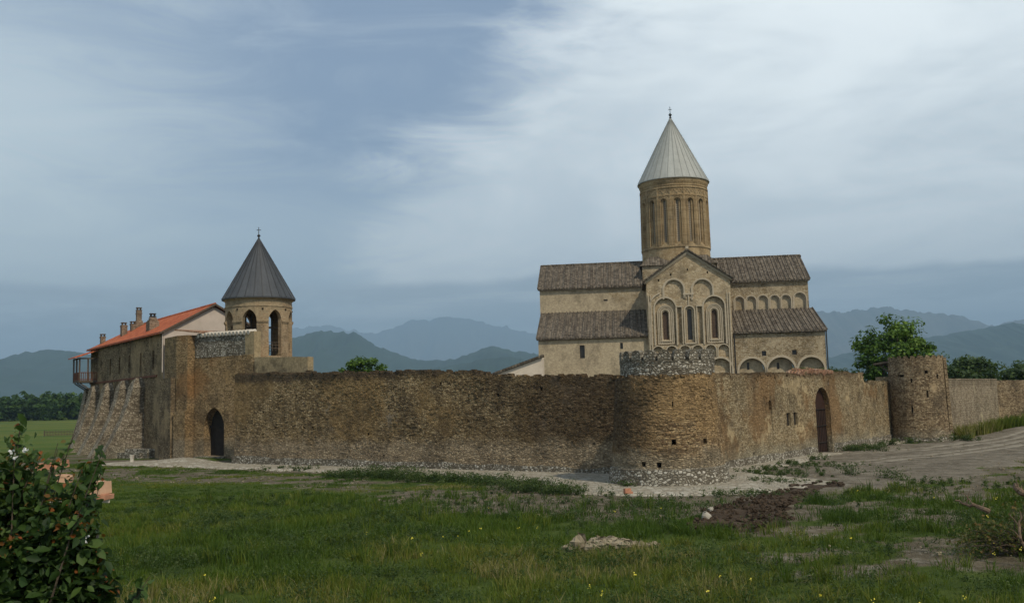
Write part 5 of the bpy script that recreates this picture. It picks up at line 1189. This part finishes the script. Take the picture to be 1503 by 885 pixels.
dl, sl_, dr, sr, db = walls_sd(x, y); keep &= (dl > .5) | (sl_ > 46); keep &= (dr > .5) | (sr < -1); keep &= db > .4; keep &= ~((x < 9) & (dl < .5)); x = x[keep]; y = y[keep]; cl_ = cl_[keep]
hgt = (0.45+.65*cl_)*(0.16+0.30*fbm(x*.25, y*.3, 61)+0.12*RNG.random(len(x)))*(1-.68*ss(y, 50, 72)); tone = np.clip(0.02+1.7*(fbm(x*.09, y*.13, 71)-.5)+.27+.14*cl_+0.22*(RNG.random(len(x))-.5)+0.12*ss(np.abs(x-4), 20, 4)*ss(y, 52, 38), 0, .93)
go = blades(np.stack([x, y, gh(x, y)-.02], 1), hgt, 0.010+y*0.00042, .50, tone, 'grass', M['grass'], 10, .06+.10*RNG.random(len(x))); tag(go, kind='stuff')
x, y = scatter(1500, 22, 64); kp = RNG.random(len(x)) < green(x, y)*ss(fbm(x*.22, y*.28, 131), .46, .64); x = x[kp]; y = y[kp]
go = blades(np.stack([x, y, gh(x, y)-.02], 1), .38+.42*RNG.random(len(x)), 0.012+y*.0004, .34, np.clip(.10+.62*RNG.random(len(x)), 0, .97), 'grass_tussocks', M['grass'], 26, .13); tag(go, kind='stuff')
# taller weeds: clumps along the foot of the walls, in the strip beside the path and on the wall tops
wx, wy, wz, wh = [], [], [], []
def weeds(cx, cy, n, sx, sy, h):
    for _ in range(n):
        a = RNG.normal()*sx; c = RNG.normal()*sy; px_, py_ = cx+a*LW_E[0]+c*LW_N[0], cy+a*LW_E[1]+c*LW_N[1]
        wx.append(px_); wy.append(py_); wz.append(float(gh(px_, py_))); wh.append(h*RNG.uniform(.5, 1.15))
for cx, cy, n, sx, sy, h in ((-10.2, 78.5, 130, 2.0, .9, .75), (-13.5, 80.5, 60, 1.6, .8, .5), (-5, 74.2, 60, 1.5, .7, .6), (-2.0, 71.2, 60, 1.3, .7, .65), (0.6, 65.0, 150, 2.0, .8, .7), (2.6, 62.6, 50, 1.0, .6, .45), (-7.5, 74.8, 50, 1.2, .7, .6),
    (17.5, 73.5, 18, .8, .5, .35), (19.5, 76.5, 16, .5, .4, .35), (22, 80.5, 14, .4, .4, .5), (26, 86, 12, .4, .3, .5), (33.5, 97.5, 50, 1.3, .6, .6), (35.5, 99.5, 22, .6, .4, .6), (38, 103.5, 10, .4, .3, .6), (40.2, 106, 10, .4, .3, .6), (43.5, 109.5, 14, .5, .4, .6), (49.2, 109.3, 22, .8, .4, .7),
    (20, 71.5, 50, 1.6, 1.6, .35), (17, 66, 40, 2, 1, .35), (24, 78, 40, 1.6, 2, .35), (23.5, 70, 12, .5, .5, .7), (25, 66.5, 14, .5, .5, .7), (7.2, 64.9, 12, .4, .2, .45), (13.5, 58.0, 30, 1.6, .5, .4), (-22, 92.2, 10, .8, .4, .4), (-19.5, 90.5, 12, .7, .4, .4), (6.5, 54.5, 50, 3, .6, .4)): weeds(cx, cy, n, sx, sy, h)
x, y = scatter(6500, 22, 66); kp = (RNG.random(len(x)) < np.clip(green(x, y)+.15*(~(road_m(x, y)|mud_m(x, y)|apron_w(x, y))), 0, 1)*ss(fbm(x*.3, y*.3, 91)+.10*ss(x, 4, 12), .42, .62)); x = x[kp]; y = y[kp]
wx += x.tolist(); wy += y.tolist(); wz += gh(x, y).tolist(); wh += (RNG.uniform(.18, .62, len(x))*(1-.4*ss(y, 45, 62))).tolist()
for s in np.concatenate([RNG.uniform(17, 36, 46), RNG.uniform(24, 33, 14)]):
    q = f2(s, top2(s)+.05, RNG.uniform(.3, 1.5)); wx.append(q[0]); wy.append(q[1]); wz.append(q[2]); wh.append(RNG.uniform(.15, .5))
wx, wy, wz, wh = map(np.array, (wx, wy, wz, wh)); n = len(wx); k = 46
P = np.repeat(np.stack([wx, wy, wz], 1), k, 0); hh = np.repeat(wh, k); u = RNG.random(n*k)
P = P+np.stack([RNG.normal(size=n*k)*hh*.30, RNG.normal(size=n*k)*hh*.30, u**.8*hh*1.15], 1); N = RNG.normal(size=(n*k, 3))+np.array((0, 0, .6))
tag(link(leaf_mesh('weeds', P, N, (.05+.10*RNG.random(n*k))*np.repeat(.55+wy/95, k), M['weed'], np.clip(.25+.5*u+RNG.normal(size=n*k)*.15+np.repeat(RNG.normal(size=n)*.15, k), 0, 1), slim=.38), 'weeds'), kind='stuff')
# tall flowering grass bank before the far wall
s = RNG.random(5200); tq = RNG.random(5200); bx = 51.5+s*44; by = 113.0+s*36+(tq-.5)*(5+7*s)+1.0
kp = (~road_m(bx, by)); bx = bx[kp]; by = by[kp]
dlt = ((bx-Fo[0])*0.8046-(by-Fo[1])*0.5938); kp = (dlt > .3) & (dlt < 8); bx = bx[kp]; by = by[kp]
go = blades(np.stack([bx, by, gh(bx, by)], 1), .9+.6*RNG.random(len(bx)), .09*np.ones(len(bx)), .35, np.clip(.35+.4*(fbm(bx*.2, by*.2, 77))+.35*ss(58-bx, -6, 3), 0, .9), 'tall_grass', M['grass'], 8, .25); tag(go, kind='stuff')
# yellow flowers
x, y = scatter(300, 22, 55); kp = RNG.random(len(x)) < ss(fbm(x*.2, y*.2, 55), .52, .66)*green(x, y); x = x[kp]; y = y[kp]
k = 5; P = np.repeat(np.stack([x, y, gh(x, y)+.30+.25*RNG.random(len(x))], 1), k, 0)+RNG.normal(size=(len(x)*k, 3))*.03
tag(link(leaf_mesh('wildflowers', P, RNG.normal(size=P.shape)+np.array((0, -.6, 1)), .04+.03*RNG.random(len(P)), M['petal'], RNG.random(len(P)), slim=.9), 'wildflowers'), kind='stuff')
# pebbles and stones strewn over bare ground
m = MB(); x, y = scatter(4200, 30, 105, .55); g_ = green(x, y)
for px_, py_ in zip(x[g_ < .55][:1100], y[g_ < .55][:1100]):
    dl, sl_, dr, sr, db = walls_sd(px_, py_)
    if db < .3 or (dl < .3 and sl_ < 47) or (dr < .3 and sr > 0): continue
    r = RNG.uniform(.03, .09)*(2.0 if RNG.random() < .06 else 1); rock(m, (px_, py_, float(gh(px_, py_))+.06+r*.2), r, 1.0, RNG.uniform(.6, 1), RNG.uniform(.4, .8), int(RNG.integers(1e6)), 3)
tag(link(m.mesh('pebbles', M['tan_rock']), 'pebbles'), kind='stuff')

m = MB(); k = 0
while k < 330:
    px_, py_ = RNG.uniform(6.5, 21), RNG.uniform(42.5, 64)
    if not mud_m(np.array([px_]), np.array([py_]))[0] or RNG.random() < (py_-44)/22: continue
    k += 1; r = RNG.uniform(.05, .17); rock(m, (px_, py_, float(gh(px_, py_))+.22+r*.1), r, 1, RNG.uniform(.7, 1), RNG.uniform(.5, .9), int(RNG.integers(1e6)), 4)
tag(link(m.mesh('soil_clods', M['mud']), 'soil_clods'), kind='stuff')
# ------------------------------------------------------------------ loose things on the ground
def stone(name, label, cat, c, r, mat, seed, **kw):
    m = MB(); rock(m, (*c[:2], float(gh(c[0], c[1]))+c[2]), r, seed=seed, n=5, **kw); one(name, m, M[mat], label, cat, (c[0], c[1], float(gh(c[0], c[1]))), 'loose stones in the field', weld=True)
stone('boulder', 'pale boulder standing upright in the grass at the left end of the rubble heap', 'rock', (2.35, 39.6, .25), .34, 'tan_rock', 4, sx=1.0, sy=.7, sz=1.05)
stone('boulder', 'white stone lying beside the dark turned earth', 'rock', (8.45, 44.9, .35), .22, 'rock', 9, sx=1.0, sz=.9)
stone('boulder', 'smaller pale stone just behind the white stone by the dark earth', 'rock', (9.0, 46.6, .42), .12, 'rock', 12)
m = MB()
for k in range(46):
    a, c = RNG.normal()*.85, RNG.normal()*.28; x0, y0 = 3.6+a, 40.0+c; r = RNG.uniform(.10, .30); rock(m, (x0, y0, float(gh(x0, y0))+.05+.18*math.exp(-a*a)), r, 1.2, .9, .6, k, 5)
one('rubble_heap', m, M['tan_rock'], 'low heap of tan rubble half sunk in the foreground grass', 'rubble heap', (3.6, 40, 0))
m = MB(); m.box((6.55, 59.2, float(gh(6.55, 59.2))+.42), .2, .12, .13, .4); m.box((6.62, 59.25, float(gh(6.6, 59.2))+.30), .24, .14, .06, .2)
one('brick', m, M['brick'], 'broken red brick lying on the stone path before the bastion', 'brick', (6.55, 59.2, 0))
m = MB(); z0 = float(gh(-42.3, 109.4)); m.box((-42.3, 109.4, z0+.42), .16, .14, .45); m.box((-42.3, 109.4, z0+.90), .19, .17, .04)
one('marker_post', m, M['limewash'], 'short pale stone post in the grass before the monastery buttresses', 'post', (-42.3, 109.4, z0))
th = Thing('picket_fence', 'small weathered picket fence far left of the monastery', 'fence', (-109, 236, 0))
m = MB()
for k in range(22): x0 = -112.2+k*.36; m.bar((x0, 236+k*.02, -.1), (x0, 236+k*.02, 1.25+.15*(k % 2)), .16, .05)
th.part('picket', m, M['wood'])
m = MB()
for z in (.35, .95): m.bar((-112.4, 236.08, z), (-104.4, 236.5, z), .1)
th.part('rail', m, M['wood'])
for i in range(2): m = MB(); m.bar((-112.3+i*7.8, 236.1+.4*i, -.1), (-112.3+i*7.8, 236.1+.4*i, 1.4), .18); th.part('post', m, M['wood'])

# ------------------------------------------------------------------ ruined garden wall with tiles, and the bush before it
RWX = -9.6; RY = 22.0
th = Thing('ruined_wall', 'broken stone garden wall stub carrying loose tiles behind the dark bush', 'wall', (RWX-2, RY, 0))
fr_ = frame((-15.5, RY+.6), (1, -.10)); tr_ = ragged([(0, 3.6), (4, 3.75), (5.6, 3.5), (6.3, 3.2)], .12, 33)
m = MB(); m.panel(0, 5.9, -.5, tr_, [], fr_, .35, .8); th.part('wall', m, M['rubble'])
def on_wall(px, py): q = at(px, py, RY); return Vector(q)
for i, (px, py, w, h, mt, lb) in enumerate(((148, 716, .12, .13, 'brick_pale', 'pale orange brick upright at the right end of the broken wall'), (148, 728, .20, .05, 'brick', 'dark red tile lying flat under the upright pale brick'),
        (76, 683, .30, .08, 'brick', 'long red clay tile lying across the top of the broken wall'), (94, 702, .16, .07, 'brick_pale', 'pale broken tile below the long red clay tile'), (118, 734, .60, .04, 'limewash', 'whitewashed board resting beneath the bricks'))):
    c = on_wall(px, py); m = MB()
    m.box(c, w, .22, h, .15*i-.2, Matrix.Rotation(R((-4, 5, -6, 9, 3)[i]), 4, 'Y')); m.box(c+Vector((w*.35, -.06, h*.9)), w*.5, .16, h*.35, .1*i, Matrix.Rotation(R(7), 4, 'Y'))
    one(('brick', 'clay_tile', 'clay_tile', 'clay_tile', 'board')[i], m, M[mt], lb, ('brick', 'tile', 'tile', 'tile', 'board')[i], tuple(c), 'loose tiles on the broken wall' if i in (1, 2, 3) else None)
def shrub(name, label, x, y, stems, leafcols, blossom=None):
    th = Thing(name, label, 'bush', (x, y, 0)); m = MB(); P = []; N = []; S = []; rn = []
    for (tx, ty, tz, n, sp, sz) in stems:
        e = Vector((tx, ty, tz)); b_ = Vector((random.uniform(-.5, .5), random.uniform(-.4, .4), 0)); mid = b_.lerp(e, .55)+Vector((random.uniform(-.3, .3), random.uniform(-.3, .3), .35))
        pts = [b_, b_.lerp(mid, .5)+Vector((random.uniform(-.1, .1), 0, 0)), mid, mid.lerp(e, .5)+Vector((0, 0, .12)), e]; m.tube(pts, [.035, .026, .016, .009, .004], 5)
        for k in range(n):
            u = 1-RNG.random()**1.1*.75; q = (pts[2].lerp(pts[3], (u-.25)/.375) if u < .625 else pts[3].lerp(e, (u-.625)/.375)) if u > .25 else mid
            q = q+Vector(RNG.normal(size=3)*sp*(1.25-u*.75)); P.append(q); N.append(RNG.normal(size=3)*.6+np.array((0.1, -.3, .8))); S.append(sz*RNG.uniform(.55, 1.35))
            rn.append(np.clip((RNG.uniform(.9, 1) if (u > .93 and RNG.random() < .45) else RNG.uniform(0, .86) if RNG.random() > .004 else .96), 0, 1))
    P = np.array(P); N = np.array(N)
    rn = np.array(rn); link(leaf6('foliage', P, N, np.array(S)*np.where(rn > .89, .55, 1.12), M[leafcols], rn), 'foliage', th.e)
    link(m.mesh('stem', M['bark']), 'stem', th.e)
    if blossom:
        q = np.array(blossom); q = np.repeat(q, 6, 0)+RNG.normal(size=(len(q)*6, 3))*.022; link(leaf_mesh('blossom', q, RNG.normal(size=q.shape)+np.array((0, -1, .5)), .035+.02*RNG.random(len(q)), M['blossom'], RNG.random(len(q)), slim=.9), 'blossom', th.e)
    return th
BX, BY = -6.9, 12.6
def rel_px(px, py, dy=0): q = at(px, py, BY+dy); return (q[0]-BX, q[1]-BY, q[2])
st = []
for px, py, n, sp, sz in ((30, 618, 60, .07, .085), (22, 640, 90, .12, .09), (60, 660, 90, .12, .09), (85, 650, 40, .06, .08), (112, 625, 30, .04, .08), (150, 655, 36, .05, .085), (135, 668, 60, .09, .095), (120, 690, 70, .12, .1), (150, 690, 40, .08, .09), (100, 720, 120, .16, .1), (135, 745, 60, .10, .1),
        (30, 690, 200, .22, .1), (10, 720, 200, .22, .1), (70, 750, 220, .22, .1), (110, 780, 120, .18, .11), (140, 800, 60, .12, .11), (118, 752, 130, .14, .1), (128, 775, 120, .14, .1), (135, 820, 120, .15, .11), (120, 840, 120, .18, .12), (165, 850, 40, .1, .11), (20, 790, 250, .25, .11), (80, 820, 220, .25, .12), (130, 850, 120, .16, .12), (50, 860, 250, .25, .12), (155, 880, 40, .1, .12), (-20, 650, 120, .2, .1), (-40, 720, 250, .3, .1), (-40, 820, 250, .3, .1), (0, 870, 250, .3, .1), (210, 862, 16, .08, .11), (220, 845, 8, .05, .1)):
    for dy in (0, .9): q = rel_px(px, py+dy*10, dy*RNG.uniform(-.6, 1)); st.append((*q, int(n*(2.4 if py > 745 else 1.55 if py > 700 else .95)), sp*1.2, sz*1.4))
shrub('leafy_bush', 'large dark leafy bush with red young shoots filling the lower left corner', BX, BY, st, 'leaf_bush', [rel_px(px, py, -.3) for px, py in ((16, 665), (22, 670), (36, 660), (118, 795), (126, 790), (60, 806))])
BX, BY = 18.4, 36.0; st = []
for k in range(80):
    px = RNG.uniform(1400, 1575); top_ = 708+max(0, (1490-px))*.9; q = rel_px(px, RNG.uniform(top_, 835), RNG.uniform(-1.4, 1.6)); st.append((q[0], q[1], max(.15, q[2]), 34, .42, .12))
shrub('dry_bush', 'rusty half dry bush with bare twigs at the right edge of the field', BX, BY, st, 'leaf_rust')
def log(label, pts, r, seed):
    rr = random.Random(seed); m = MB(); P = [Vector(p) for p in pts]; Q = []; Rr_ = []
    for i in range(len(P)-1):
        for k in range(5):
            u = k/5; Q.append(P[i].lerp(P[i+1], u)+Vector((rr.uniform(-.05, .05), rr.uniform(-.05, .05), rr.uniform(-.05, .05)))); Rr_.append((r[i]*(1-u)+r[i+1]*u)*rr.uniform(.8, 1.2))
    Q.append(P[-1]); Rr_.append(r[-1]); m.tube(Q, Rr_, 8)
    for k in (3, 5, 7): q = Q[min(k, len(Q)-2)]; e = q+Vector((rr.uniform(-.6, .2), rr.uniform(-.3, .3), rr.uniform(.15, .6))); m.tube([q, q.lerp(e, .5)+Vector((0, 0, .06)), e], [.025, .016, .005], 5)
    one('dead_branch', m, M['dead_wood'], label, 'branch', tuple(pts[0]), 'dead branches in the rusty bush')
p0 = at(1455, 752, 35.0); p1 = at(1430, 742, 35.4); p2 = at(1402, 734, 35.8); log('thick dead branch poking left out of the rusty bush', [p0, p1, p2], [.09, .075, .03], 1)
p0 = at(1520, 735, 34.2); p1 = at(1500, 722, 34.4); p2 = at(1488, 713, 34.6); log('sawn log with a pale cut end at the top of the rusty bush', [p0, p1, p2], [.12, .12, .11], 2)
p0 = at(1512, 815, 33.4); p1 = at(1496, 790, 33.5); p2 = at(1497, 750, 33.7); log('curved bare branch arching at the right edge low in the rusty bush', [p0, p1, p2], [.06, .05, .02], 3)
